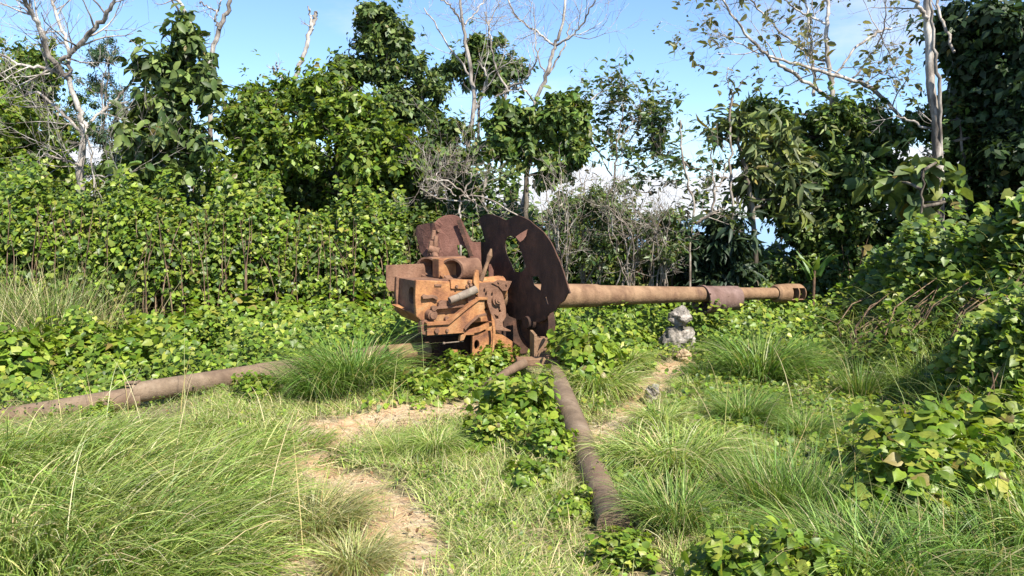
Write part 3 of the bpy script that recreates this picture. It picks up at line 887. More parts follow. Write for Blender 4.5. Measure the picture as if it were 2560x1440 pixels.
# loose sleeve hanging on the barrel near the muzzle
s0 = bp(1762); s1_ = bp(1838)
sleeve = empty('metal_sleeve', (s0.x, s0.y, 0), 'short wide plum brown metal sleeve hanging loose round the gun barrel', 'sleeve')
bm = bmesh.new()
sa = at(1754, 749, s0.y); sb = at(1840, 744, s1_.y)
cyl_bm(bm, sa, sb, .172, .150, seg=40, inner=.160)
cyl_bm(bm, sa - (sb - sa).normalized() * .012, sa + (sb - sa).normalized() * .03, .182, seg=40, inner=.166)
me = bpy.data.meshes.new('sleeve_tube'); bmesh.ops.recalc_face_normals(bm, faces=bm.faces)
for v in bm.verts:
    v.co += Vector((0, 0, -.01)) * max(0, -(v.co.z - sa.z) / .17)
bm.to_mesh(me); bm.free()
for p in me.polygons: p.use_smooth = True
me.set_sharp_from_angle(angle=math.radians(35))
world_child('tube', me, M['rust_purple'], sleeve)
bm = bmesh.new()
for (x_, y_) in ((1812, 750), (1775, 735), (1820, 742), (1790, 764)):
    bm = bmesh.new(); c_ = on_plane(x_, y_, sa + Wv * .155, Wv); cyl_bm(bm, c_ - Wv * .012, c_ + Wv * .014, .012, .010, 8)
    me = bpy.data.meshes.new('rivet'); bm.to_mesh(me); bm.free()
    world_child('rivet', me, M['rust_dark_shaded'], sleeve)

# ------------------------------------------------------------------ stones
def stone(name, center, size, m, label, seed=0, rot=0, rough=.35, group=None):
    bm = bmesh.new(); bmesh.ops.create_icosphere(bm, subdivisions=4, radius=1)
    off = Vector((seed * 3.1, seed * 1.7, seed * .9))
    for v in bm.verts:
        n_ = mnoise.noise(v.co * 1.1 + off) * rough + mnoise.noise(v.co * 2.6 + off) * rough * .55 + mnoise.noise(v.co * 6 + off) * rough * .22 + abs(mnoise.noise(v.co * 12 + off)) * rough * .12
        v.co *= (1 + n_)
        v.co = Vector((v.co.x * size[0], v.co.y * size[1], v.co.z * size[2]))
    bm.transform(Matrix.Rotation(rot, 4, 'Z'))
    me = bpy.data.meshes.new(name); bm.to_mesh(me); bm.free()
    for p in me.polygons: p.use_smooth = rough < .3
    o = link(name, me, m); o.location = center
    return tag(o, label, 'stone', group)
c_ = at(1693, 842, 9.62)
stone('boulder', (c_.x, c_.y, .10), (.19, .2, .19), M['rock'], 'craggy pale boulder standing on end under the gun barrel', 3, .3, .6)
c_ = at(1698, 791, 9.62)
stone('stone', (c_.x, c_.y - .05, c_.z), (.15, .13, .10), M['rock'], 'pale stone balanced on the boulder just below the barrel', 8, .8, .5)
c_ = gnd(1708, 897); stone('stone', (c_.x, c_.y, .04), (.09, .07, .07), M['rock_tan'], 'small tan stone on the dirt below the balanced stones', 5, .1, .5)
c_ = gnd(628, 1392); stone('stone', (c_.x, c_.y, .015), (.085, .08, .05), M['rock_grey'], 'smooth grey stone set in dry grass at lower left', 11, .3, .18)
c_ = gnd(1630, 995); stone('stone', (c_.x, c_.y, .04), (.05, .06, .08), M['rock'], 'small jagged pale stone beside the dirt patch right of the trail leg', 14, .9, .7)
c_ = gnd(1285, 1095); stone('stone', (c_.x, c_.y, .08), (.06, .06, .07), M['rock'], 'small pale stone half buried in creepers between the two trail legs', 17, 0, .5)
c_ = gnd(1130, 925); stone('stone', (c_.x, c_.y, .06), (.12, .1, .08), M['rock'], 'pale stone under the gun carriage behind creeper leaves', 21, 0, .5)
c_ = gnd(1720, 955); stone('stone', (c_.x, c_.y, .03), (.07, .05, .04), M['rock'], 'flat pale stone in low herbs right of the dirt patch', 25, .5, .5)

# ------------------------------------------------------------------ trees and shrubs
TREES = []
def blob_px(px, py, Y, rx, rz, ry=None):
    """a crown lump seen at a pixel, radii given in photo pixels"""
    c_ = at(px, py, Y); k_ = Y / F
    return (c_.x, c_.y, c_.z, rx * k_, (ry or (rx + rz) / 2) * k_, rz * k_)
def limb_px(pts, Y, dy=0.0, rad=None):
    """polyline of (px,py,radius px); depth drifts by dy metres along it"""
    n_ = len(pts)
    P = [at(p[0], p[1], Y + dy * i / max(1, n_ - 1)) for i, p in enumerate(pts)]
    R = [p[2] * Y / F * .74 for p in pts]
    m_ = max(6, 5 * n_)
    Q = curve(P, m_, 0.012)
    Rr = np.interp(np.linspace(0, n_ - 1, m_), range(n_), R)
    return Q, Rr
def tree(name, base_px, base_Y, label, cat, blobs, ntips, k, size, cols, tmpl=SIMPLE, trunk=None, trunk_m='bark_dark', bare=(), twigs=0,
         droop=.35, up=.6, jit=.35, leaf_m='leaf', limbs=18, group=None, inner=.45, twl=.5, weights=None, part='crown', leafy_twigs=False, extra_leaf=0, root=True):
    if group == 'trees behind the gun': size *= .80; ntips = int(ntips * 1.5)
    bx = at(base_px[0], base_px[1], base_Y); zb = Hf(bx.x, base_Y)
    root_o = empty(name, (bx.x, base_Y, zb), label, cat, group)
    paths = []; tips = []
    b0 = np.array([bx.x, base_Y, zb - .1])
    tr = []
    if trunk:
        Q, R = limb_px(trunk, base_Y)
        if root and Q[0][2] > zb:
            Q = np.vstack([[Q[0][0] + .02, base_Y, zb - .1], Q]); R = np.concatenate([[R[0] * 1.25], R])
        paths.append((Q, R)); tr.append(Q)
    for pts, dy in bare:
        Q, R = limb_px(pts, base_Y, dy); paths.append((Q, R)); tr.append(Q)
        for _ in range(twigs):
            i = rs.randint(2, len(Q)); i = min(i, len(Q) - 1)
            t_ = norm(Q[i] - Q[i - 1]); r_ = norm(rs.randn(3) * np.array([1, .8, 1])); sd_ = norm(r_ - t_ * (r_ @ t_))
            grow(paths, Q[i], t_ * .6 + sd_ * .8, twl * rs.uniform(.5, 1.2), max(R[i] * .45, .004), 2 if twl > .3 else 1, tips, .12)
    if blobs:
        B = np.array(blobs)
        sub = []
        for b_ in blobs:
            for _ in range(9):
                dd = norm(rs.randn(3)); q_ = rs.uniform(.45, 1.12); k2 = rs.uniform(.20, .48)
                c2 = np.array(b_[:3]) + dd * np.array(b_[3:]) * q_
                rm = (b_[3] + b_[5]) / 2 * k2
                sub.append((c2[0], c2[1], c2[2], (b_[3] * k2 + rm) / 2 * 1.15, (b_[4] * k2 + rm) / 2, (b_[5] * k2 + rm) / 2 * .8))
            sub.append((b_[0], b_[1], b_[2], b_[3] * .6, b_[4] * .6, b_[5] * .6))
        P, d = blob_points(sub, ntips, inner)
        st = rs.uniform(0, 1, len(P)) < .15
        P[st] += d[st] * size * rs.uniform(.5, 3.2, (st.sum(), 1))
        allp = np.concatenate(tr) if tr else b0[None]
        for b_ in B:                         # limbs into each lump
            c_ = b_[:3] - np.array([0, 0, b_[5] * .3])
            src = allp[np.argmin(((allp - c_) ** 2).sum(1) + (allp[:, 2] > c_[2]) * 4)]
            r0 = .018 + .02 * b_[3]
            paths.append((curve([src, (src + c_) / 2 + rs.randn(3) * .08, c_], 7), np.linspace(r0, r0 * .55, 7)))
            for _ in range(limbs):
                dd = norm(rs.randn(3)); e_ = b_[:3] + dd * b_[3:] * rs.uniform(.7, 1.0)
                paths.append((curve([c_, (c_ + e_) / 2 + rs.randn(3) * .05, e_], 5), np.linspace(r0 * .35, .004, 5)))
        fm = whorls(P, d, k, size, cols, tmpl, droop, up=up, jit=jit, weights=weights, name=part)
        world_child(part, fm, M[leaf_m], root_o)
    if extra_leaf and tips:
        tp = np.array(tips); tp = tp[rs.permutation(len(tp))[:extra_leaf]]
        fm = whorls(tp, np.tile([0, 0, .3], (len(tp), 1)), 3, size, cols, tmpl, 1.0, up=.3, jit=.5, weights=weights, name='leaves')
        world_child('leaves', fm, M[leaf_m], root_o)
    if paths:
        world_child('trunk', tubes('trunk', paths, 7), M[trunk_m], root_o)
    return root_o

SKYT = 'trees behind the gun'
# far left, small-leaved bushy tree and yellow-green one below it
tree('bushy_tree', (40, 470), 14, 'dense small-leaved tree at the far left edge behind bare branches', 'tree',
     [blob_px(20, 190, 14, 100, 90), blob_px(80, 150, 14.3, 70, 55), blob_px(90, 250, 14.2, 80, 70), blob_px(-10, 300, 14, 90, 90), blob_px(140, 330, 14.5, 60, 60)], 1700, 7, .13, MID, trunk=[(50, 500, 9), (60, 350, 7), (50, 230, 5)], group=SKYT)
tree('bushy_tree', (60, 500), 12.6, 'low yellow green leafy tree at the left edge below the dense one', 'tree',
     [blob_px(40, 330, 12.4, 90, 60), blob_px(10, 420, 12.2, 80, 60), blob_px(110, 420, 12.6, 70, 60), blob_px(160, 470, 12.6, 70, 45), blob_px(20, 260, 12.8, 50, 30)], 1500, 7, .13, BRIGHT, trunk=[(60, 520, 7), (70, 400, 5)], group=SKYT)
# feathery tree behind the bare one
tree('feathery_tree', (270, 480), 16, 'fine feathery tree behind the bare branching tree at left', 'tree',
     [blob_px(275, 140, 16, 45, 45), blob_px(245, 210, 16, 45, 40), blob_px(290, 250, 16, 45, 50), blob_px(250, 330, 16, 60, 55), blob_px(190, 300, 16, 40, 60), blob_px(310, 360, 16, 40, 40), blob_px(230, 420, 16, 70, 50)], 1500, 6, .09, [(.06, .11, .05), (.08, .13, .06), (.05, .09, .05)], tmpl=SLIM, trunk=[(270, 500, 6), (260, 330, 4), (275, 150, 2)], droop=.7, inner=.2, group=SKYT)
# bare branching tree at left
tree('bare_tree', (205, 470), 11.6, 'bare pale grey tree with many spreading branches at left', 'tree', None, 0, 0, 0, None,
     trunk=[(200, 520, 13), (203, 400, 12), (210, 330, 10), (195, 270, 9), (170, 190, 8)], trunk_m='bark_pale',
     bare=[([(172, 200, 8), (130, 150, 9), (100, 75, 8), (70, 20, 7), (45, -20, 6)], -.8), ([(175, 190, 7), (172, 130, 6), (150, 60, 5.5), (128, -10, 5)], .3),
           ([(150, 150, 7), (190, 120, 8), (230, 80, 8), (265, 40, 7), (290, -10, 5)], -.4), ([(170, 190, 7), (110, 170, 6), (50, 160, 4), (0, 135, 3)], -.5),
           ([(205, 330, 5), (150, 280, 5), (90, 230, 4), (60, 240, 3)], .5), ([(212, 320, 5), (260, 270, 5), (300, 240, 3), (335, 190, 2)], .5),
           ([(205, 420, 4), (160, 400, 4), (110, 385, 3)], -.5), ([(215, 440, 3), (270, 440, 3), (330, 430, 2)], -.3), ([(200, 300, 4), (225, 370, 3), (235, 470, 2)], -.4)], twigs=8, twl=.9)
# big leaf tree with drooping leaves
tree('broadleaf_tree', (400, 480), 12, 'dark broadleaf tree with large drooping leaves left of the pale dead trunk', 'tree',
     [blob_px(470, 110, 12, 70, 45), blob_px(410, 170, 12, 55, 50), blob_px(500, 190, 12, 55, 55), blob_px(430, 250, 12, 70, 50), blob_px(360, 270, 12, 55, 45), blob_px(370, 340, 11.8, 70, 55), blob_px(480, 330, 12, 70, 60), blob_px(330, 430, 11.8, 50, 50), blob_px(430, 420, 11.9, 60, 50)],
     620, 6, .21, DARK, tmpl=BIG, trunk=[(420, 520, 9), (430, 350, 8), (470, 200, 6), (455, 60, 4), (430, 0, 3)], droop=.9, up=.5, leaf_m='leaf_waxy', group=SKYT)
tree('dead_tree', (520, 300), 13.4, 'pale dead trunk with a leaning fork beside the large-leaved tree', 'tree', None, 0, 0, 0, None,
     trunk=[(528, 420, 8), (524, 250, 8), (523, 170, 8), (545, 80, 8), (570, 20, 7), (576, -20, 7)], trunk_m='bark_pale',
     bare=[([(548, 75, 5), (538, 50, 4), (545, 25, 3), (555, 0, 2)], -.2), ([(490, 130, 6), (475, 60, 6), (450, 10, 6), (430, -10, 5)], .1), ([(545, 30, 3), (515, 15, 2.5), (500, 5, 2)], -.1)], twigs=2, twl=.35)
# rounded tree behind
tree('bushy_tree', (640, 480), 13, 'rounded leafy tree covered in climbing vines right of the dead trunk', 'tree',
     [blob_px(640, 235, 13, 80, 40), blob_px(590, 290, 12.6, 60, 60), blob_px(670, 300, 12.6, 70, 60), blob_px(620, 370, 12.4, 80, 60), blob_px(700, 390, 12.4, 60, 60), blob_px(560, 440, 12.3, 60, 40), blob_px(650, 450, 12.2, 80, 45), blob_px(740, 240, 13.4, 60, 40)],
     2100, 7, .14, MID + BRIGHT[:1], tmpl=SIMPLE, trunk=[(640, 520, 8), (640, 380, 6), (650, 260, 4)], droop=.7, group=SKYT)
tree('dead_tree', (735, 300), 13.8, 'forked dead snag pointing up between the leafy trees', 'tree', None, 0, 0, 0, None,
     trunk=[(735, 330, 6), (738, 220, 7), (748, 170, 7), (762, 130, 7), (775, 85, 7), (786, 50, 8), (789, 28, 6)], trunk_m='bark_pale',
     bare=[([(780, 75, 5), (776, 45, 4), (770, 15, 2)], -.1), ([(740, 228, 5), (712, 205, 4), (690, 185, 5), (682, 165, 3)], -.2), ([(690, 190, 4), (694, 170, 3), (690, 155, 2)], 0)], twigs=1, twl=.2)
tree('bushy_tree', (850, 480), 12.6, 'wide bright leafed tree in front of the tall one', 'tree',
     [blob_px(830, 240, 12.6, 100, 50), blob_px(930, 270, 12.6, 60, 45), blob_px(780, 290, 12.4, 60, 45), blob_px(860, 330, 12.3, 90, 40), blob_px(770, 380, 12.2, 50, 40), blob_px(900, 390, 12.2, 90, 45), blob_px(1000, 370, 12.3, 50, 50)],
     1900, 7, .15, MID + BRIGHT[:2], trunk=[(850, 520, 9), (845, 380, 7), (860, 280, 5)], group=SKYT)
tree('bushy_tree', (960, 500), 13, 'shady dark green tree below the tall tree', 'tree',
     [blob_px(870, 440, 13, 110, 50), blob_px(1010, 440, 12.9, 80, 50), blob_px(1090, 360, 13, 70, 60), blob_px(1130, 420, 12.9, 60, 50), blob_px(760, 460, 12.8, 60, 45), blob_px(1120, 320, 13, 45, 35)],
     1800, 7, .14, DARK, trunk=[(880, 540, 8), (880, 440, 6)], group=SKYT)
tree('tall_tree', (960, 400), 15, 'tallest dark leafy tree rising in a point against the sky', 'tree',
     [blob_px(935, 50, 15, 55, 35), blob_px(975, 60, 15, 55, 30), blob_px(920, 105, 15, 60, 35), blob_px(1000, 110, 15, 40, 35), blob_px(890, 165, 15, 65, 35), blob_px(960, 170, 15, 60, 45), blob_px(1040, 165, 15, 40, 30), blob_px(1060, 215, 15, 50, 35), blob_px(1000, 240, 15, 70, 40), blob_px(1070, 275, 15, 50, 35), blob_px(960, 300, 15, 80, 50), blob_px(860, 200, 15.2, 40, 25)],
     1900, 8, .155, DARK, tmpl=SIMPLE, trunk=[(990, 500, 9), (985, 330, 7), (965, 200, 5), (950, 60, 3)], droop=.45, leaf_m='leaf_waxy', inner=.5, group=SKYT)
tree('far_tree', (1215, 420), 21, 'flat-topped distant tree with a small round crown between the white trees', 'tree',
     [blob_px(1215, 115, 21, 40, 30), blob_px(1180, 150, 21, 60, 28), blob_px(1250, 160, 21, 60, 30), blob_px(1120, 180, 21, 30, 18), blob_px(1210, 195, 21, 60, 22), blob_px(1285, 165, 21, 30, 30), blob_px(1240, 215, 21, 30, 15)],
     900, 7, .20, DARK + OLIVE[:1], tmpl=SIMPLE, trunk=[(1190, 520, 6), (1195, 330, 5), (1200, 230, 4), (1215, 150, 3)], inner=.4, group=SKYT)
WG = 'bare white trees'
tree('bare_tree', (1160, 500), 13, 'tall slim white-barked bare tree left of centre', 'tree', None, 0, 0, 0, None,
     trunk=[(1155, 560, 8), (1158, 500, 8), (1165, 400, 7.5), (1185, 260, 7), (1170, 150, 6.5), (1155, 50, 5), (1152, -20, 4)], trunk_m='bark_pale',
     bare=[([(1190, 260, 4), (1178, 200, 4), (1120, 110, 3), (1060, 20, 2)], .4), ([(1158, 60, 3), (1130, 20, 3), (1090, -10, 2)], -.2), ([(1160, 60, 3), (1190, 30, 2.5), (1215, -5, 2)], .3),
           ([(1185, 280, 5), (1212, 220, 5), (1215, 190, 4), (1195, 150, 3)], -.3), ([(1168, 420, 3), (1130, 420, 2.5), (1090, 430, 2)], -.2)], twigs=4, twl=.8, group=WG)
tree('bare_tree', (1250, 520), 13.2, 'white-barked bare tree with wide forks right of the slim one', 'tree', None, 0, 0, 0, None,
     trunk=[(1195, 560, 6), (1215, 450, 6), (1235, 330, 5), (1262, 240, 5), (1270, 215, 5)], trunk_m='bark_pale',
     bare=[([(1268, 225, 4), (1240, 170, 3.5), (1228, 110, 3), (1222, 60, 2.5), (1250, 10, 1.5)], .2), ([(1268, 220, 4), (1310, 200, 4), (1330, 175, 3), (1350, 120, 2)], -.3), ([(1230, 100, 2.5), (1212, 30, 2)], .2)], twigs=4, twl=.7, group=WG)
tree('bare_tree', (1340, 480), 13.4, 'tallest forked bare white tree with arching limbs near centre', 'tree', None, 0, 0, 0, None,
     trunk=[(1300, 560, 7), (1320, 400, 7), (1335, 270, 7), (1365, 190, 7), (1385, 120, 6), (1400, 80, 5), (1415, -10, 4)], trunk_m='bark_pale',
     bare=[([(1388, 115, 4), (1350, 85, 3.5), (1300, 50, 3), (1270, 0, 2.5)], .5), ([(1390, 112, 4), (1430, 90, 3.5), (1465, 45, 3), (1490, -10, 2)], -.4), ([(1365, 190, 4), (1410, 120, 3), (1425, 60, 2.5)], .3), ([(1340, 260, 3), (1300, 220, 3), (1240, 240, 2)], -.3),
           ([(1375, 300, 4), (1440, 290, 3), (1490, 240, 2.5), (1550, 210, 1.5)], .4), ([(1360, 180, 3), (1340, 120, 2), (1335, 10, 1.5)], .2)], twigs=5, twl=.8, group=WG)
tree('broadleaf_tree', (1320, 560), 12, 'round-crowned dark broadleaf tree directly above the gun shield', 'tree',
     [blob_px(1260, 300, 12, 60, 35), blob_px(1330, 300, 12, 55, 45), blob_px(1410, 280, 12, 60, 40), blob_px(1240, 370, 12, 50, 35), blob_px(1320, 370, 12, 60, 35), blob_px(1420, 350, 12, 60, 50), blob_px(1390, 420, 12, 45, 45), blob_px(1445, 290, 12.2, 30, 30)],
     900, 7, .145, MID + DARK, tmpl=OVAL, trunk=[(1315, 600, 9), (1315, 480, 9), (1325, 400, 7), (1340, 330, 5)], droop=.6, leaf_m='leaf_waxy', group=SKYT)
tree('sparse_tree', (1540, 520), 12, 'thin airy sapling with sparse hanging leaves against the sky', 'tree',
     None, 0, 0, .10, OLIVE, tmpl=OVAL, trunk=[(1500, 600, 5), (1530, 480, 4), (1540, 400, 3), (1545, 340, 2), (1560, 270, 1.5)], trunk_m='twig',
     bare=[([(1540, 400, 2.5), (1590, 330, 2), (1600, 270, 1.5)], .3), ([(1530, 470, 2.5), (1600, 430, 2), (1670, 380, 1.5)], -.3), ([(1530, 440, 2.5), (1490, 370, 2), (1470, 320, 1.5)], .3), ([(1540, 460, 2.5), (1600, 480, 2), (1680, 450, 1.3)], -.4), ([(1545, 350, 2), (1580, 300, 1.5), (1550, 262, 1)], .2), ([(1535, 420, 2), (1610, 380, 1.5), (1650, 350, 1)], 0)], twigs=11, twl=.55, extra_leaf=900)
# centre-right group
tree('bushy_tree', (2060, 600), 12.2, 'broad dark glossy tree right of centre under the bare crown', 'tree',
     [blob_px(1900, 280, 12.6, 60, 35), blob_px(1960, 320, 12.4, 90, 50), blob_px(2080, 310, 12.2, 90, 50), blob_px(2180, 300, 12.2, 70, 50), blob_px(2100, 400, 12.1, 100, 60), blob_px(2200, 380, 12.2, 70, 50), blob_px(2010, 420, 12.2, 70, 60), blob_px(2050, 490, 12.2, 80, 50), blob_px(2150, 480, 12.2, 60, 60), blob_px(2240, 330, 12.4, 50, 30), blob_px(2100, 560, 12.3, 110, 50), blob_px(1980, 560, 12.3, 80, 60), blob_px(2210, 460, 12.4, 70, 60), blob_px(2250, 560, 12.3, 90, 60)],
     3000, 7, .15, DARK + MID[:2], tmpl=SIMPLE, trunk=[(2085, 640, 10), (2080, 520, 9), (2070, 400, 7), (2080, 280, 5)], leaf_m='leaf_waxy', group=SKYT)
tree('long_leaf_tree', (1870, 600), 11.6, 'tree with long arching pale-backed leaves left of the broad dark tree', 'tree',
     [blob_px(1850, 310, 11.8, 60, 35), blob_px(1930, 350, 11.8, 60, 35), blob_px(1990, 380, 11.8, 50, 30), blob_px(1940, 420, 11.7, 70, 40), blob_px(2000, 450, 11.7, 60, 30), blob_px(1900, 470, 11.8, 45, 45), blob_px(1960, 510, 11.8, 50, 30), blob_px(1880, 400, 11.8, 40, 30)],
     190, 6, .30, [(.10, .13, .05), (.13, .16, .06), (.07, .10, .04), (.2, .24, .06)], tmpl=LANCE, trunk=[(1890, 700, 9), (1880, 520, 8), (1865, 430, 7), (1845, 350, 5), (1850, 300, 3)], droop=.8, up=.3, leaf_m='leaf_waxy', group=SKYT, limbs=8)
tree('bare_tree', (2080, 300), 12.3, 'bare crown with a few hanging leaves above the broad dark tree', 'tree', None, 0, 0, .12, [(.14, .15, .06), (.2, .19, .09), (.10, .10, .05)], tmpl=OVAL,
     trunk=[(2085, 420, 10), (2082, 260, 9), (2075, 190, 8), (2065, 100, 7), (2070, 20, 6), (2070, -20, 6)], trunk_m='bark_pale',
     bare=[([(2080, 250, 6), (2010, 200, 6), (1960, 170, 6), (1910, 130, 5), (1860, 80, 4), (1800, -10, 3)], -.7), ([(2260, 300, 5), (2190, 230, 7), (2110, 195, 6), (2010, 165, 5), (1920, 140, 4)], -.5), ([(2035, 240, 6), (2032, 150, 4.5), (2020, 40, 4), (2010, -10, 3)], .3),
           ([(2070, 160, 5), (2000, 120, 4), (1930, 60, 3), (1870, -10, 3)], .5), ([(2080, 200, 4), (2130, 130, 4), (2190, 85, 5), (2230, 70, 3)], .3), ([(2120, 210, 3.5), (2170, 150, 3), (2205, 90, 2.5), (2215, 0, 2)], -.3), ([(2065, 60, 4), (2000, 30, 3), (1950, -10, 2)], .2), ([(1910, 140, 3), (1850, 110, 2), (1790, 80, 1)], .2), ([(2150, 220, 2.5), (2190, 190, 2), (2250, 160, 1.5)], .3)],
     twigs=6, twl=.75, extra_leaf=260)
tree('dead_sapling', (1730, 560), 11.2, 'leaning thin dead sapling with few twigs left of the long-leaved tree', 'tree', None, 0, 0, .10, OLIVE, tmpl=OVAL,
     trunk=[(1725, 640, 4), (1735, 520, 4), (1722, 460, 3.5), (1705, 390, 3.5), (1700, 300, 2.5)], trunk_m='twig',
     bare=[([(1740, 560, 5), (1780, 520, 5), (1785, 440, 3), (1775, 370, 1.5)], -.2), ([(1708, 400, 3), (1730, 420, 2.5), (1780, 430, 2.5), (1820, 450, 2)], .3), ([(1785, 480, 3), (1805, 450, 2), (1815, 400, 1.5)], .2), ([(1735, 560, 4), (1770, 540, 3), (1800, 530, 2)], 0)], twigs=3, twl=.45, extra_leaf=20)
tree('dead_sapling', (1825, 600), 11.5, 'straight thin grey pole sapling rising beside the long-leaved tree', 'tree', None, 0, 0, .10, [(.16, .15, .08), (.1, .11, .05)], tmpl=OVAL,
     trunk=[(1840, 680, 4.5), (1832, 550, 4.5), (1825, 400, 4), (1825, 300, 4), (1829, 222, 4)], trunk_m='twig', bare=[([(1826, 250, 2), (1815, 190, 1.5), (1820, 170, 1)], .1), ([(1826, 250, 2), (1860, 200, 1.5), (1870, 190, 1)], .1)], twigs=2, twl=.3, extra_leaf=14)
tree('liana_tree', (2340, 520), 10.8, 'tall pale trunk wrapped with dark lianas at right', 'tree', None, 0, 0, 0, None,
     trunk=[(2350, 640, 17), (2345, 480, 16), (2340, 330, 15), (2325, 200, 14), (2320, 90, 13), (2320, -30, 12)], trunk_m='bark_pale',
     bare=[([(2322, 60, 7), (2300, 20, 7), (2265, -20, 6)], -.2), ([(2350, 480, 6), (2352, 300, 6), (2345, 180, 6), (2332, 90, 5), (2325, -20, 4)], -.3), ([(2345, 330, 5), (2290, 310, 4), (2240, 290, 3)], .2), ([(2385, 130, 5), (2350, 30, 5), (2345, -20, 4)], .5)], twigs=2, twl=.5)
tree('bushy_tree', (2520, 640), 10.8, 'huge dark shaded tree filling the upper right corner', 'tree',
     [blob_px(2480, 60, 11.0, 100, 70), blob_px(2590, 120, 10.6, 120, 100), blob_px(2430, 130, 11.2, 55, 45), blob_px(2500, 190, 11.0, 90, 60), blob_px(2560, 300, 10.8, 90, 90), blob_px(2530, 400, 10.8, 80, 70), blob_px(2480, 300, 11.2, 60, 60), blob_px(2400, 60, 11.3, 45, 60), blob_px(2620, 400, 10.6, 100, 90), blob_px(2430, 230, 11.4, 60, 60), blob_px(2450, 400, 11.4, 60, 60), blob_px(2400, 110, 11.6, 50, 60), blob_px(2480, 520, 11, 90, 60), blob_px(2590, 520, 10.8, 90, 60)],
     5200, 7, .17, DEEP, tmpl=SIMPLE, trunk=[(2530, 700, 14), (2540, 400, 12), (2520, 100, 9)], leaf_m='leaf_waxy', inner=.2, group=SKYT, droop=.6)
tree('bushy_tree', (2400, 620), 11.0, 'small leafy tree around the foot of the liana trunk', 'tree',
     [blob_px(2400, 260, 11.3, 50, 40), blob_px(2420, 330, 11.3, 60, 45), blob_px(2370, 330, 11.3, 40, 40), blob_px(2420, 410, 11.3, 70, 40), blob_px(2440, 480, 11.2, 70, 45), blob_px(2360, 440, 11.4, 40, 40), blob_px(2300, 300, 11.6, 40, 25)],
     1300, 6, .13, OLIVE + MID[:1], tmpl=SIMPLE, trunk=[(2410, 700, 7), (2410, 450, 6), (2400, 300, 3)], group=SKYT)
tree('broadleaf_sapling', (2300, 600), 10.0, 'sapling with very large pale green leaves left of the liana trunk', 'sapling',
     [blob_px(2300, 430, 10.6, 60, 30), blob_px(2340, 400, 10.5, 40, 30), blob_px(2280, 500, 10.6, 55, 25), blob_px(2230, 450, 10.7, 40, 25)], 26, 6, .28, [(.08, .125, .045), (.11, .16, .05), (.17, .21, .05)], tmpl=BIG, trunk=[(2310, 640, 5), (2305, 500, 4), (2310, 420, 3)], droop=.8, leaf_m='leaf_waxy', limbs=4)
# dark drooping shrubs in front of the gap to the sea
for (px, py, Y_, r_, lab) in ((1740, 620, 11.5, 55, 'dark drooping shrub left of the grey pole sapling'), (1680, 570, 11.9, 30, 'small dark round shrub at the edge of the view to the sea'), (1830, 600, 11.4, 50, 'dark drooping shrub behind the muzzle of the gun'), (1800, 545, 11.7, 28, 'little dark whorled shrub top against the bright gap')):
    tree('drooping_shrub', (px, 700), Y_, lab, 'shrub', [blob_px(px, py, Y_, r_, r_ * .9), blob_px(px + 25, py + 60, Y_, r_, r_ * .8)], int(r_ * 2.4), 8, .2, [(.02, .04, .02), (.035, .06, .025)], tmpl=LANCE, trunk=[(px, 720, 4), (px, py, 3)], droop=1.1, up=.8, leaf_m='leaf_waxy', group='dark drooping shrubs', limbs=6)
# dry scrub behind the shield and barrel
tree('dry_scrub', (1120, 520), 11.4, 'tangled bare grey brushwood left of the shield top', 'shrub', None, 0, 0, 0, None, trunk=[(1150, 560, 4), (1150, 500, 3)], trunk_m='twig',
     bare=[([(1200, 520, 3), (1130, 460, 3), (1060, 450, 2)], -.3), ([(1190, 500, 3), (1120, 500, 2.5), (1050, 470, 2)], .2), ([(1150, 500, 3), (1180, 440, 2.5), (1150, 430, 2)], 0), ([(1160, 490, 3), (1230, 500, 2.5), (1330, 560, 2.5)], -.4), ([(1140, 490, 2.5), (1090, 440, 2), (1130, 400, 1.5)], .2)], twigs=8, twl=.5)
for (px, lab) in ((1400, 'grey green twiggy scrub directly right of the shield'), (1480, 'dry grey scrub behind the thick part of the barrel'), (1560, 'tall grey scrub with withered leaves behind mid barrel'), (1640, 'grey twiggy scrub at the left edge of the sea gap')):
    tops = {1400: 440, 1480: 430, 1560: 460, 1640: 520}[px]
    br_ = [([(px + rs.uniform(-30, 30), 720, 3), (px + rs.uniform(-35, 35), 600, 2.2), (px + rs.uniform(-45, 45), tops + rs.uniform(-10, 60), 1.2)], rs.uniform(-.6, .6)) for _ in range(9)]
    tree('dry_scrub', (px, 740), 11.0 + rs.uniform(-.2, .4), lab, 'shrub', [blob_px(px, (tops + 600) / 2, 11.1, 55, 70), blob_px(px + 15, 620, 10.9, 55, 50)], 760, 5, .085, GREYG + OLIVE + MID[:2] + [(.22, .19, .13)], tmpl=SLIM, trunk_m='twig', bare=br_, twigs=4, twl=.4, droop=.8, inner=.2, limbs=4, group='dry scrub behind the barrel')

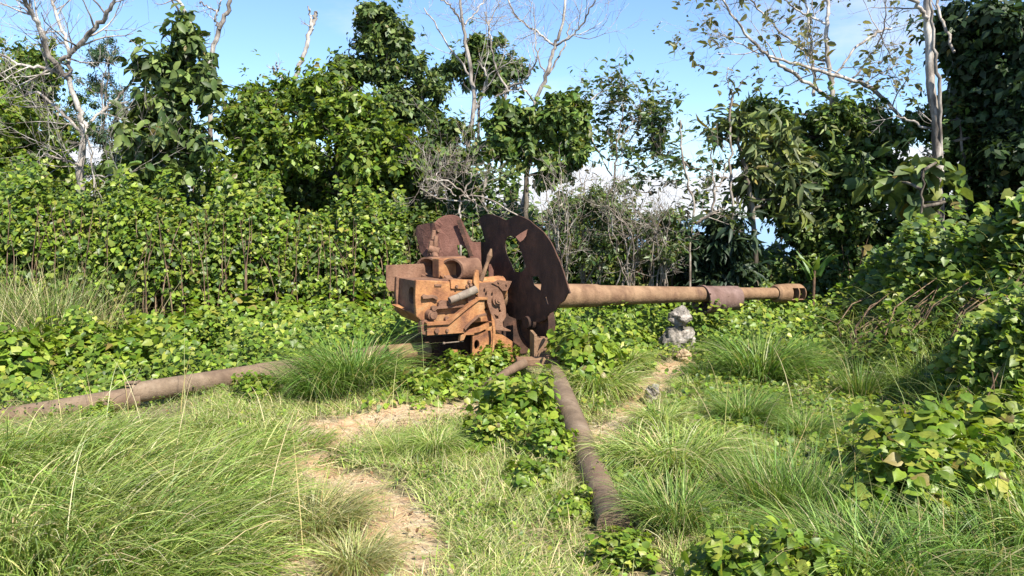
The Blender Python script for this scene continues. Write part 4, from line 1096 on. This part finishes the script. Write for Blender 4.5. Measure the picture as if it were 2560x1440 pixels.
# thicket along the left and behind the gun (one leafy mass on many stems)
def thicket(name, line, depth, n, size, cols, z_lo, tmpl, stems, seed_amp=.15, lower=.25, m='leaf', lean=0.0):
    """line: [(px, topY px, Y)] ; fills from the top edge down to z_lo, denser above"""
    px = np.array([l[0] for l in line], float); tp = np.array([l[1] for l in line], float); YY = np.array([l[2] for l in line], float)
    u = rs.uniform(px.min(), px.max(), n)
    Yb = np.interp(u, px, YY); top = np.interp(u, px, tp)
    dpt = rs.uniform(0, 1, n) ** 1.5 * depth
    y = Yb + dpt
    x = (u - 1280) / F * y * 1.003
    zt = CAMZ + (540 - top) / F * Yb
    zt = zt + seed_amp * (np.sin(u * .05) * .5 + np.sin(u * .021 + 1) * .7 + .5 * np.sin(u * .11 + y * 2)) - .10 * (dpt < .4) * rs.uniform(0, 1, n)
    kn = np.linspace(px.min(), px.max(), 260); kr = rs.exponential(.10, 260) - .10
    shoot = np.interp(u + 18 * dpt, kn, kr) * (seed_amp / .2) * (rs.uniform(0, 1, n) < .75)
    zt = zt + shoot
    v = rs.uniform(0, 1, n)
    v = np.where(rs.uniform(0, 1, n) < lower, v, 1 - (1 - v) * .55)
    # front face bulges: top recedes
    y = y + .5 * v ** 2 * (1 - dpt / depth)
    z = z_lo + (zt - z_lo) * v
    x = x + lean * v
    P = np.stack([x, y, z], 1)
    o_ = np.stack([.1 * rs.randn(n), -np.ones(n) * (1 - .4 * v), .5 * v], 1)
    fm = whorls(P, norm(o_), 3, size, cols, tmpl, .8, up=.75, jit=.4, name=name)
    fo = tag(link(name, fm, M[m]), name.replace('_', ' '), kind='stuff')
    ps = []
    for _ in range(stems):
        uu = rs.uniform(px.min(), px.max()); yb = np.interp(uu, px, YY) + rs.uniform(.05, depth); xx = (uu - 1280) / F * yb
        zt_ = CAMZ + (540 - np.interp(uu, px, tp)) / F * yb - rs.uniform(.1, .6)
        g_ = Hf(xx, yb) - .05
        ps.append((curve([(xx, yb, g_), (xx + rs.randn() * .08, yb + rs.randn() * .06, (g_ + zt_) / 2), (xx + rs.randn() * .15 + lean, yb + .1 * rs.randn() + lean * .3, zt_ - lean * .35)], 6, .01), np.linspace(rs.uniform(.006, .014), .003, 6)))
    so2 = link(name + '_stems', tubes(name + '_stems', ps, 5), M['stem'])
    tag(so2, kind='stuff')
    return fo
o = thicket('leafy_thicket', [(-150, 470, 9.6), (150, 480, 9.6), (350, 500, 9.8), (600, 500, 10.2), (800, 530, 10.6), (1000, 510, 11)], 2.2, 38000, .066, BRIGHT + BRIGHT[:2] + MID + OLIVE[1:2], .62, HEART, 1100, seed_amp=.27, lower=.30)
o['label'] = 'bank of heart-leaved bushes on brown stems behind the left trail leg'; o['category'] = 'thicket'
o = thicket('background_scrub', [(950, 500, 11.8), (1100, 520, 11.8), (1300, 520, 11.8), (1500, 580, 11.8), (1700, 650, 11.8), (1850, 640, 11.8), (1950, 600, 11.8), (2100, 580, 11.5), (2300, 520, 11.5), (2650, 470, 11)], 1.8, 21000, .10, MID + OLIVE, .0, OVAL, 600, lower=.7)
o['label'] = 'mixed low scrub behind the gun and barrel'
o2 = thicket('right_bank_thicket', [(2040, 720, 9.6), (2090, 640, 8.8), (2160, 590, 8.0), (2300, 560, 7.3), (2450, 510, 6.8), (2600, 450, 6.4), (2780, 430, 6.2)], 2.0, 17000, .085, BRIGHT + MID + OLIVE[:2], .05, HEART, 500, seed_amp=.2, lower=.7, lean=.75)
o3 = thicket('near_bank_thicket', [(2330, 960, 5.7), (2430, 850, 5.4), (2560, 730, 5.1), (2700, 680, 4.9), (2800, 680, 4.8)], 1.2, 5500, .062, BRIGHT + MID, .03, HEART, 160, seed_amp=.12, lower=.7, lean=.25)
o3['label'] = 'near heart-leaved bushes at the right edge'; o3['category'] = 'thicket'
o4 = thicket('mid_thicket', [(-200, 400, 12.6), (200, 440, 12.6), (400, 430, 12.6), (600, 400, 12.6), (800, 410, 12.6), (1000, 400, 12.6), (1180, 450, 12.6)], 1.0, 11000, .095, MID + OLIVE + BRIGHT[:1], .6, OVAL, 150, seed_amp=.35, lower=.5)
o4['label'] = 'taller mixed bushes between the left thicket and the trees'; o4['category'] = 'thicket'
o2['label'] = 'thick heart-leaved bushes on the right bank'; o2['category'] = 'thicket'
o['category'] = 'scrub'

o = thicket('back_woods', [(-200, 420, 14.5), (200, 430, 14.5), (330, 400, 14.5), (500, 350, 14.5), (1000, 340, 14.5), (1180, 400, 14.5), (1300, 460, 14.5), (1440, 470, 14.5), (1500, 560, 14.5)], 1.6, 13000, .13, DARK + MID[:3], -1.0, OVAL, 200, seed_amp=.45, lower=.6)
o['label'] = 'dark woodland filling the gaps under the left trees'; o['category'] = 'woodland'
# -------- bushes with heart shaped leaves: six shapes, copied
def bush_mesh(n, leaf, h, cols, tmpl=HEART, mound=True, droop=.7):
    d = norm(rs.randn(n, 3)); d[:, 2] = np.abs(d[:, 2])
    r = rs.uniform(.55, 1.05, n)
    lump = 1 + .18 * np.sin(d[:, 0] * 5 + rs.uniform(0, 6)) + .14 * np.sin(d[:, 1] * 6 + d[:, 2] * 5 + rs.uniform(0, 6))
    P = d * (r * lump)[:, None] * np.array([1, 1, h])
    fm = whorls(P, d * np.array([.8, .8, .4]), 3, leaf, cols, tmpl, droop, up=.7, jit=.35, name='foliage')
    ps = []
    for _ in range(34):
        e_ = P[rs.randint(n)]; ps.append((curve([(e_[0] * .25, e_[1] * .25, -.05), (e_[0] * .55, e_[1] * .55, e_[2] * .6), tuple(e_)], 5, .01), np.linspace(.012, .004, 5)))
    return fm, tubes('stems', ps, 5)
BV = {}
def add_var(key, leaf_m, *a, **k):
    f_, s2 = bush_mesh(*a, **k); f_.materials.append(M[leaf_m]); s2.materials.append(M['stem']); BV.setdefault(key, []).append((f_, s2))
for _ in range(3): add_var('creeper', 'leaf', 230, .22, .7, BRIGHT, HEARTF)       # unit radius; leaf relative
for _ in range(3): add_var('mound', 'leaf', 430, .20, 1.3, BRIGHT, HEARTF, droop=.5)
for _ in range(3): add_var('tallbush', 'leaf', 620, .125, 1.25, BRIGHT[:3] + MID, HEARTF)
for _ in range(2): add_var('herb', 'leaf', 420, .10, .5, MID + BRIGHT[:1], OVAL)
def bush(kind, px, py, r, label, name='creeper_bush', cat='bush', hs=1.0, z=None, group=None, Y=None):
    c_ = gnd(px, py) if Y is None else at(px, py, Y)
    zz = Hf(c_.x, c_.y) if z is None else z
    if kind == 'creeper' and hs >= 1.3: kind = 'mound'; hs = hs / 1.9
    f_, s2 = BV[kind][rs.randint(len(BV[kind]))]
    e_ = empty(name, (c_.x, c_.y, zz), label, cat, group)
    e_.rotation_euler = (0, 0, rs.uniform(0, 6.28)); e_.scale = (r, r, r * hs)
    for nm, mm in (('foliage', f_), ('stems', s2)):
        link(nm, mm, None, e_)
    return e_
LB = 'creeper bushes by the left trail leg'
bush('creeper', 330, 925, .42, 'bright creeper bush just behind the latch end of the left trail leg', group=LB, hs=1.75)
bush('creeper', 180, 930, .45, 'bright creeper bush at far left behind the outer pipe', group=LB, hs=1.75)
bush('creeper', 20, 960, .45, 'creeper bush cut by the left edge above the outer pipe', group=LB, hs=1.75)
bush('creeper', 480, 880, .45, 'creeper bush behind the seam of the left trail leg', group=LB, hs=1.75)
bush('creeper', 600, 860, .5, 'large bright creeper bush behind the middle of the left trail leg', group=LB, hs=1.75)
bush('creeper', 720, 850, .48, 'creeper bush behind the narrow end of the left trail leg', group=LB, hs=1.75)
bush('creeper', 860, 840, .5, 'creeper bush left of the breech behind the grass tuft', group=LB, hs=1.75)
bush('creeper', 930, 810, .5, 'creeper bush touching the breech guard from behind', group=LB, hs=1.75)
bush('creeper', 640, 1000, .22, 'small creeper growing up in front of the left trail leg', group=LB, hs=1.75)
bush('creeper', 250, 1050, .13, 'small creeper in front of the joint of the left trail leg', group=LB, hs=1.75)
RB_ = 'creeper bushes round the gun carriage'
bush('creeper', 1060, 990, .30, 'low creeper bush in front of the left trail hinge', group=RB_)
bush('creeper', 1150, 950, .26, 'creeper bush at the foot of the gun carriage', group=RB_, hs=1.7)
bush('creeper', 1240, 935, .27, 'creeper bush climbing the lower saddle of the gun', group=RB_, hs=1.7)
bush('creeper', 1455, 965, .37, 'creeper bush right of the shield under the barrel', group=RB_, hs=2.5)
bush('creeper', 1500, 880, .35, 'creeper bush under the thick part of the barrel', group=RB_, hs=1.2)
bush('creeper', 1610, 868, .24, 'creeper bush left of the balanced stones', group=RB_, hs=1.1)
bush('creeper', 1790, 895, .24, 'creeper bush right of the balanced stones', group=RB_)
bush('creeper', 1880, 850, .45, 'creeper bush under the muzzle brake', group=RB_)
bush('creeper', 2000, 850, .45, 'creeper bush just right of the muzzle brake', group=RB_)
VB = 'creepers over the right trail leg'
bush('creeper', 1292, 1080, .34, 'tall leafy creeper mound covering the tow eye', group=VB, hs=2.0)
bush('creeper', 1225, 1125, .22, 'creeper left of the mound over the tow eye', group=VB, hs=1.9)
bush('creeper', 1362, 1165, .20, 'creeper leaning on the left side of the right trail leg', group=VB, hs=2.0)
bush('creeper', 1330, 1215, .20, 'low creeper nearer the viewer beside the right trail leg', group=VB)
bush('creeper', 1430, 1290, .16, 'little creeper at the buried end of the right trail leg', group=VB)
# right bank
RK = 'tall bushes on the right bank'
for (px, py, r_, hs_, lab) in (
    (2130, 900, .55, 1.0, 'tall heart-leaved bush nearest the muzzle on the right bank'),
    (2260, 860, .65, 1.15, 'tall heart-leaved bush behind the purple stems on the right bank'),
    (2420, 840, .7, 1.3, 'highest bush on the right bank under the dark tree'),
    (2560, 880, .7, 1.35, 'bush at the right edge under the dark tree'),
    (2250, 960, .5, 1.1, 'bush with large pale leaves above the dark hollow'),
    (2390, 980, .6, 1.25, 'leafy bush in the middle of the right bank'),
    (2540, 1020, .6, 1.25, 'leafy bush at the right edge, half way down'),
    (2100, 820, .5, 1.1, 'bush behind the right end of the barrel'),
    (2000, 780, .5, .9, 'bush behind the muzzle brake')):
    bush('tallbush', px, py, r_, lab, name='leafy_bush', hs=hs_, group=RK)
RF = 'bright bushes at lower right'
for (px, py, r_, hs_, lab) in ((2250, 1330, .36, 2.0, 'bright big-leaved bush at lower right'), (2380, 1310, .36, 2.1, 'bright bush just right of the big-leaved one at lower right'), (2290, 1200, .42, 1.9, 'bright bush behind the big-leaved one at lower right'),
    (2490, 1150, .40, 1.9, 'low pale leaved bush near the right edge'), (2180, 1140, .25, 1.1, 'low bush at the left end of the bright bushes'),
    (1850, 1530, .23, 2.5, 'large pale leaves of a young bush at the bottom edge'), (1990, 1540, .23, 2.3, 'light green young bush at the bottom edge right of the other'), (1780, 1500, .15, 1.9, 'small young bush left of the pale ones at the bottom edge'), (1550, 1400, .17, 1.4, 'tiny bush at the bottom edge over the end of the right trail leg')):
    bush('creeper', px, py, r_, lab, name='leafy_bush', hs=hs_, group=RF)
for (px, py, r_, lab) in ((880, 1135, .22, 'low herb patch beside the dirt path left of the trail leg'), (1100, 1190, .28, 'low herb patch between path and right trail leg'), (1240, 1300, .25, 'herb patch at the near end left of the right trail leg'),
                          (1830, 960, .3, 'low herb patch right of the dirt patch'), (1880, 1060, .35, 'low herbs left of the dark hollow'), (2050, 1130, .40, 'low herbs below the dark hollow'), (1950, 1180, .35, 'low herbs between the combed grass mound and the right bank'), (1780, 1270, .3, 'low herbs right of the end of the right trail leg'), (1960, 1020, .4, 'shaded herbs in the dark hollow'), (1120, 900, .3, 'grey green herbs beside the carriage'), (800, 870, .35, 'grey green herbs behind the grass tuft')):
    bush('herb', px, py, r_, lab, name='herb_patch', cat='herb', group='low herb patches', hs=.6)
# a ginger-like plant with long upright leaves
gp_ = at(2035, 700, 11.0); root_o = empty('ginger_plant', (gp_.x, 11.0, Hf(gp_.x, 11.0)), 'upright plant with long blade leaves right of the muzzle under the trees', 'plant')
n_ = 12
bs = np.zeros((n_, 3)) + np.array([gp_.x, 11.0, Hf(gp_.x, 11.0) + .75]) + rs.randn(n_, 3) * .05
azs = rs.uniform(0, 6.28, n_)
fm = blades('blade_leaf', bs, azs, rs.uniform(.3, .48, n_), np.full(n_, 1.2), rs.uniform(-.1, .8, n_), rs.uniform(.09, .13, n_), pal(n_, [(.10, .2, .05), (.14, .24, .06)]), seg=7)
world_child('leaves', fm, M['leaf'], root_o)
world_child('stem', tubes('stem', [(curve([(gp_.x, 11.0, Hf(gp_.x, 11.0)), (gp_.x, 11.0, Hf(gp_.x, 11.0) + .85)], 4), np.full(4, .02))], 6), M['stem'], root_o)

# -------- grass tussocks
def tussock_mesh(n, L, spread, lean=(0, 0), e1=(-.9, .3), cols=GR, wts=GRW, width=.0075):
    n = int(n * .72)
    r_ = spread * np.sqrt(rs.uniform(0, 1, n)) ; a_ = rs.uniform(0, 6.283, n)
    base = np.stack([r_ * np.cos(a_), r_ * np.sin(a_), np.full(n, -.02)], 1)
    dx = np.cos(a_) * (.3 + r_ / spread) + lean[0] + .35 * rs.randn(n); dy = np.sin(a_) * (.3 + r_ / spread) + lean[1] + .35 * rs.randn(n)
    az = np.arctan2(dy, dx)
    Ls = L * rs.uniform(.55, 1.2, n)
    return blades('blades', base, az, Ls, rs.uniform(.9, 1.5, n), rs.uniform(*e1, n), np.full(n, width) * rs.uniform(.7, 1.4, n), pal(n, cols, weights=wts), seg=6, zmin=.004)
TV = {'soft': [tussock_mesh(1500, .50, .17, e1=(-1.5, -.2)) for _ in range(3)], 'lean': [tussock_mesh(1700, .62, .24, (.9, -.25), e1=(-.8, .1)) for _ in range(3)],
      'dark': [tussock_mesh(1500, .58, .20, cols=GRD) for _ in range(2)], 'upright': [tussock_mesh(700, .62, .12, e1=(.1, 1.1), cols=GRD) for _ in range(2)],
      'dry': [tussock_mesh(1200, .42, .2, (.5, -.3), cols=[(.36, .34, .15), (.44, .40, .21), (.2, .27, .07), (.28, .32, .10), (.48, .43, .26)]) for _ in range(2)]}
TV['mixed'] = [tussock_mesh(1100, .62, .22, (-.3, -.2), cols=GRD + [(.4, .34, .18), (.25, .3, .1)], wts=[.25, .25, .15, .12, .06, .07, .10], width=.008) for _ in range(2)]
for l_ in TV.values():
    for m_ in l_: m_.materials.append(M['grass'])
def tuft(kind, px, py, s, label, group, rot=None, hs=1.0):
    c_ = gnd(px, py)
    o_ = link('grass_tuft', TV[kind][rs.randint(len(TV[kind]))], None)
    o_.location = (c_.x, c_.y, Hf(c_.x, c_.y)); o_.scale = (s, s, s * hs); o_.rotation_euler = (0, 0, rs.uniform(-.4, .4) if rot is None else rot)
    return tag(o_, label, 'grass', group)
TG = 'grass tufts round the gun'
tuft('soft', 960, 960, .7, 'small grass tuft hiding the gun end of the left trail leg', TG)
tuft('dark', 880, 985, 1.25, 'round green grass tuft standing before the left trail leg by the hinge', TG)
tuft('dark', 800, 1000, .9, 'smaller green tuft left of the round one before the left trail leg', TG)
tuft('soft', 1490, 985, 1.15, 'large soft grass tuft right of the carriage', TG)
tuft('soft', 1570, 925, .7, 'soft grass tuft beside the balanced stones', TG)
tuft('soft', 1440, 970, .9, 'grass tuft touching the head of the right trail leg', TG)
tuft('dark', 1900, 960, 1.25, 'big dark grass tuft below the muzzle', TG)
tuft('dark', 1995, 940, .9, 'dark grass tuft right of the big one below the muzzle', TG)
tuft('dark', 1830, 900, .65, 'grass tuft between the balanced stones and the muzzle', TG)
tuft('soft', 1650, 1075, .65, 'combed grass tuft on the dirt right of the trail leg', TG, -.2)
tuft('soft', 1690, 1190, 1.05, 'spreading combed grass mound right of the trail leg, nearer the viewer', TG)
tuft('soft', 1590, 1180, .8, 'grass tuft leaning away from the right trail leg', TG)
tuft('soft', 1780, 1150, .75, 'grass tuft right of the spreading mound', TG)
tuft('soft', 1090, 1135, .6, 'pale combed tuft between the path and the creeper mound', TG, 3.0)
tuft('soft', 1000, 1130, .5, 'pale combed tuft on the near side of the dirt path', TG, 3.0)
tuft('upright', 2010, 1310, .8, 'stiff upright dark grass tuft at lower right', TG)
tuft('upright', 1930, 1300, .8, 'stiff upright dark tuft left of its neighbour at lower right', TG)
tuft('dark', 2090, 1400, .6, 'dark arching tuft beside the lower right bush', TG)
tuft('dry', 800, 1330, .85, 'yellowish dry tuft in the middle of the path', TG)
tuft('dry', 700, 1300, .75, 'yellowish dry tuft on the left side of the path', TG)
tuft('dry', 900, 1420, .6, 'yellowish dry tuft at the bottom edge of the path', TG)
tuft('dry', 620, 1330, .6, 'yellowish dry tuft just above the smooth grey stone', TG)
tuft('soft', 1720, 985, .5, 'small pale tuft on the dirt below the stones', TG)
cent = [(60, 1200), (210, 1170), (360, 1150), (500, 1140), (600, 1130), (90, 1300), (250, 1270), (420, 1240), (530, 1230), (40, 1420), (200, 1400), (360, 1370), (480, 1340), (-60, 1250), (120, 1540), (330, 1500), (460, 1470), (690, 1110), (560, 1085), (450, 1090), (-40, 1150), (120, 1120), (280, 1110), (310, 1200)]
parts_ = []
bs_, az_, L_, e0_, e1_, w_, c_l = [], [], [], [], [], [], []
for (px, py) in cent:
    c_ = gnd(px, py); n = 760; a_ = rs.uniform(0, 6.283, n); r_ = .30 * np.sqrt(rs.uniform(0, 1, n))
    ll = rs.uniform(.36, .56) * (1 if py > 1160 else .5)
    ld = rs.uniform(-1.1, .35); la = rs.uniform(.5, 1.1)
    dx = np.cos(a_) * (.3 + r_) + la * math.cos(ld) + .35 * rs.randn(n); dy = np.sin(a_) * (.3 + r_) + la * math.sin(ld) + .35 * rs.randn(n)
    bs_.append(np.stack([c_.x + r_ * np.cos(a_) * 1.2, c_.y + r_ * np.sin(a_), np.full(n, -.02) + Hf(c_.x, c_.y)], 1))
    az_.append(np.arctan2(dy, dx)); L_.append(ll * rs.uniform(.5, 1.25, n)); e0_.append(rs.uniform(.8, 1.5, n)); e1_.append(rs.uniform(-1.0, .3, n))
    w_.append(rs.uniform(.005, .014, n)); c_l.append(pal(n, GR, weights=GRW) * rs.uniform(.85, 1.15))
me = blades('long_grass', np.concatenate(bs_), np.concatenate(az_), np.concatenate(L_), np.concatenate(e0_), np.concatenate(e1_), np.concatenate(w_), np.concatenate(c_l), seg=6, zmin=.004)
tag(link('long_grass', me, M['grass']), 'long bright leaning grass filling the lower left', kind='stuff')
for (kd, px, py, sc, lab) in (('dark', 2010, 1090, .55, 'arching grass clump below the dark hollow'), ('dark', 1860, 1060, .7, 'grass clump left of the dark hollow'), ('mixed', 1900, 1230, .55, 'tangled half-dry grass clump right of the combed mound'), ('soft', 1820, 1330, .55, 'soft combed clump near the bottom right of the trail leg'),
    ('mixed', 1680, 1330, .6, 'half-dry low clump right of the trail leg end'), ('mixed', 2350, 1010, .9, 'dry grass clump poking out of the right bank bushes'), ('dry', 2480, 960, .9, 'straw coloured tuft among the right bank bushes'), ('upright', 2150, 1000, .7, 'stiff grass clump at the foot of the right bank'), ('dark', 1760, 960, .55, 'small green clump right of the dirt patch')):
    tuft(kd, px, py, sc, lab, 'grass clumps at right')
for (px, py, lab) in ((2500, 1470, 'dry arching grass at the lower right corner'), (2300, 1520, 'dry arching grass left of the lower right corner'), (2610, 1400, 'dry yellow grass at the right edge'), (2130, 1500, 'arching green grass at the bottom edge right of the pale leaves')):
    tuft('mixed', px, py, .85, lab, 'dry grass at lower right')
for (px, py, lab) in ((130, 900, 'tall dry reed grass at the left edge of the thicket'), (40, 880, 'tall dry reed grass cut by the left edge')):
    tuft('upright', px, py, 1.6, lab, 'reed grass at left')

# dead leaves, pebbles and seed stalks
x_, y_ = rs.uniform(-3.5, 4, 9000), rs.uniform(2.8, 10, 9000)
ok_ = rs.uniform(0, 1, 9000) < .12 + .5 * soilmask(x_, y_); x_, y_ = x_[ok_], y_[ok_]; n = len(x_)
me = leaves('dead_leaves', OVAL, np.stack([x_, y_, H(x_, y_) + rs.uniform(-.01, .03, n)], 1), np.stack([.5 * rs.randn(n), .5 * rs.randn(n), np.ones(n)], 1), rs.randn(n, 3), rs.uniform(.012, .04, n), pal(n, [(.20, .12, .06), (.30, .2, .1), (.12, .07, .04), (.4, .3, .17)]))
tag(link('dead_leaves', me, M['straw']), 'brown dead leaves lying on the ground', kind='stuff')
pv = []; pf = []; o_ = 0
ico = np.array([(0, 0, 1), (1, 0, 0), (0, 1, 0), (-1, 0, 0), (0, -1, 0), (0, 0, -1)], float); icf = np.array([(0, 1, 2), (0, 2, 3), (0, 3, 4), (0, 4, 1), (5, 2, 1), (5, 3, 2), (5, 4, 3), (5, 1, 4)])
x_, y_ = rs.uniform(-3, 3, 16000), rs.uniform(2.8, 10, 16000); ok_ = rs.uniform(0, 1, 16000) < soilmask(x_, y_) * .5; x_, y_ = x_[ok_], y_[ok_]; n = len(x_)
sz_ = rs.uniform(.003, .012, n) * (1 + 1.5 * (rs.uniform(0, 1, n) < .05))
V_ = np.stack([x_, y_, H(x_, y_) - .03 * soilmask(x_, y_) + .002], 1)[:, None] + ico[None] * sz_[:, None, None] * rs.uniform(.6, 1.3, (n, 6, 3))
me = np_mesh('pebbles', V_.reshape(-1, 3), (icf[None] + (np.arange(n) * 6)[:, None, None]).reshape(-1, 3), 3)
tag(link('pebbles', me, M['rock_tan']), 'small pebbles on the dirt paths', kind='stuff')
n = 230; u_ = rs.uniform(0, 1, n)
x_ = np.where(u_ < .5, rs.uniform(-3.4, -.7, n), rs.uniform(.8, 4.2, n)); y_ = rs.uniform(3.2, 7, n)
me = blades('seed_stalks', np.stack([x_, y_, H(x_, y_)], 1), rs.uniform(0, 6.28, n), rs.uniform(.4, .85, n), rs.uniform(1.0, 1.5, n), rs.uniform(-.3, .9, n), rs.uniform(.003, .006, n), pal(n, [(.5, .43, .25), (.4, .36, .16), (.3, .34, .12)]), seg=6)
tag(link('seed_stalks', me, M['straw']), 'thin dry stalks sticking out of the grass', kind='stuff')
# straw coloured reeds at the foot of the thicket on the left
n = 1300; x_ = rs.normal(-5.35, .42, n); y_ = 9.1 + .5 * rs.randn(n)
me = blades('dry_reeds', np.stack([x_, y_, H(x_, y_)], 1), rs.uniform(0, 6.28, n), rs.uniform(.5, 1.35, n), rs.uniform(1.1, 1.55, n), rs.uniform(-.2, 1.2, n), rs.uniform(.004, .010, n), pal(n, [(.5, .43, .25), (.36, .3, .15), (.28, .30, .10), (.2, .26, .07)]), seg=6)
tag(link('dry_reeds', me, M['straw']), 'dry reeds in front of the left end of the thicket', kind='stuff')
n = 5200; y_ = rs.uniform(4.6, 8.8, n); x_ = np.where(y_ < 5.4, 2.7, 3.0) + .14 * (y_ - 5) + rs.uniform(0, 1.5, n); up_ = np.clip((x_ - 3.2) * .75, 0, 1.1) * rs.uniform(.4, 1, n)
me = blades('bank_grass', np.stack([x_, y_, H(x_, y_) + up_], 1), rs.uniform(0, 6.28, n), rs.uniform(.25, .7, n), rs.uniform(.7, 1.5, n), rs.uniform(-1.1, .5, n), rs.uniform(.003, .007, n), pal(n, GR, weights=GRW), seg=5)
tag(link('bank_grass', me, M['grass']), 'fine grass growing through the bushes of the right bank', kind='stuff')
# -------- stuff: turf, herbs, straw
def scatter(n, x0, x1, y0, y1, dens):
    x = rs.uniform(x0, x1, n); y = rs.uniform(y0, y1, n)
    # keep inside the widened view
    ok = (np.abs(x) < .72 * y + .6) & (rs.uniform(0, 1, n) < dens(x, y))
    return x[ok], y[ok]
def patch(x, y, f=1.0, s=0.):
    return .5 + .5 * np.sin(x * 2.1 * f + s) * np.cos(y * 2.7 * f + s * 2) * .6 + .25 * np.sin(x * 5.3 * f + y * 4.1 * f + s)
x, y = scatter(260000, -8, 8, 2.6, 12.5, lambda x, y: np.clip(1.1 - 1.25 * soilmask(x, y) ** .7, .03, 1) * np.clip(patch(x, y) + .25, .1, 1) * np.clip(6 / y, .3, 1))
n = len(x); P = np.stack([x, y, H(x, y) - .01], 1)
me = blades('turf', P, rs.uniform(0, 6.28, n), rs.uniform(.05, .20, n) * np.clip(1.2 - .9 * soilmask(x, y), .3, 1), rs.uniform(.5, 1.5, n), rs.uniform(-.6, .8, n), rs.uniform(.0025, .005, n), pal(n, GR + [(.4, .34, .18)], weights=[.28, .24, .16, .14, .08, .10]), seg=3)
tag(link('turf', me, M['grass']), 'short mixed grass covering the hilltop ground', kind='stuff')
x, y = scatter(150000, -2.6, 3.4, 2.7, 7.2, lambda x, y: np.clip(1.0 - 1.5 * soilmask(x, y), .02, 1) * (np.abs((x - RA.x) * (RB.y - RA.y) - (y - RA.y) * (RB.x - RA.x)) / (RB - RA).length > .17) * np.clip(patch(x, y, 1.6, 4.) + .35, .1, 1) * np.clip(5 / y, .3, 1))
n = len(x); P = np.stack([x, y, H(x, y) - .01], 1)
me = blades('meadow_grass', P, rs.uniform(0, 6.28, n) * .6 + 1.2 * np.sin(x * 2.3 + y), rs.uniform(.07, .24, n), rs.uniform(.3, 1.3, n), rs.uniform(-1.0, .3, n), rs.uniform(.003, .0065, n), pal(n, GR + [(.52, .45, .26)], weights=[.2, .24, .08, .2, .14, .14]), seg=4, zmin=.003)
tag(link('meadow_grass', me, M['grass']), 'combed pale grass and dry blades in the foreground', kind='stuff')
x, y = scatter(170000, -8, 8, 2.6, 12.5, lambda x, y: np.clip(1 - 1.4 * soilmask(x, y), 0.02, 1) * np.clip(patch(x, y, .8, 2.2) + np.where(x > .9, .5, 0), .05, 1) ** 1.5 * np.where((x < .6) & (y < 6), .5, 1))
n = len(x); P = np.stack([x, y, H(x, y) + rs.uniform(.01, .12, n)], 1)
nr = np.stack([.5 * rs.randn(n), .5 * rs.randn(n) - .2, np.ones(n)], 1)
me = leaves('ground_cover', HEART, P, nr, rs.randn(n, 3), np.where((x < .6) & (y < 7), rs.uniform(.012, .028, n), rs.uniform(.02, .055, n)), pal(n, MID + BRIGHT))
tag(link('ground_cover', me, M['leaf']), 'tiny low herbs between the grass', kind='stuff')
x, y = scatter(75000, -6, 7, 2.6, 10.5, lambda x, y: np.clip(.18 + soilmask(x, y) * 1.2, 0, .9))
n = len(x); P = np.stack([x, y, H(x, y) - .03 * soilmask(x, y) + rs.uniform(.002, .02, n)], 1)
me = blades('straw_litter', P, rs.uniform(0, 6.28, n), rs.uniform(.04, .18, n), rs.uniform(-.05, .25, n), rs.uniform(-.2, .05, n), rs.uniform(.002, .0045, n), pal(n, [(.50, .42, .26), (.58, .50, .34), (.36, .27, .15), (.44, .38, .18)]), seg=2)
tag(link('straw_litter', me, M['straw']), 'dry straw lying on the trodden paths', kind='stuff')
# creeper carpet filling between bushes at middle distance
x, y = scatter(60000, -7, 6, 6.0, 12.2, lambda x, y: np.clip((y - np.where(x < 0, 6.2, 7.6) + .25 * np.sin(x * 3)) * 1.2, 0, 1) * (1 - .95 * soilmask(x, y)))
sel = ~((x > -1.5) & (x < .6) & (y < 8.9) & (y > 7.3)) & ~((x < -1.2) & (y < 8.3 + (x + 1.2) * .68 + .12)); bc = gnd(1693, 872); sel &= ~((np.abs(x - bc.x + .1) < .42) & (y > bc.y - 1.9) & (y < bc.y + .1)); x, y = x[sel], y[sel]
n = len(x); hh = (.08 + .55 * np.clip(patch(x, y, 1.3, 1.0), 0, 1.2)) * np.clip((y - 6.6) * .6, .3, 1)
P = np.stack([x, y, H(x, y) + hh * rs.uniform(.3, 1.1, n)], 1)
nr = np.stack([.4 * rs.randn(n) + .2, .4 * rs.randn(n) - .5, np.ones(n)], 1)
me = leaves('creeper_carpet', HEART, P, nr, np.stack([rs.randn(n), rs.randn(n) - .8, -np.ones(n) * .5], 1), rs.uniform(.04, .075, n), pal(n, BRIGHT + MID[:2]))
tag(link('creeper_carpet', me, M['leaf']), 'carpet of heart-leaved creeper between thicket and gun', kind='stuff')
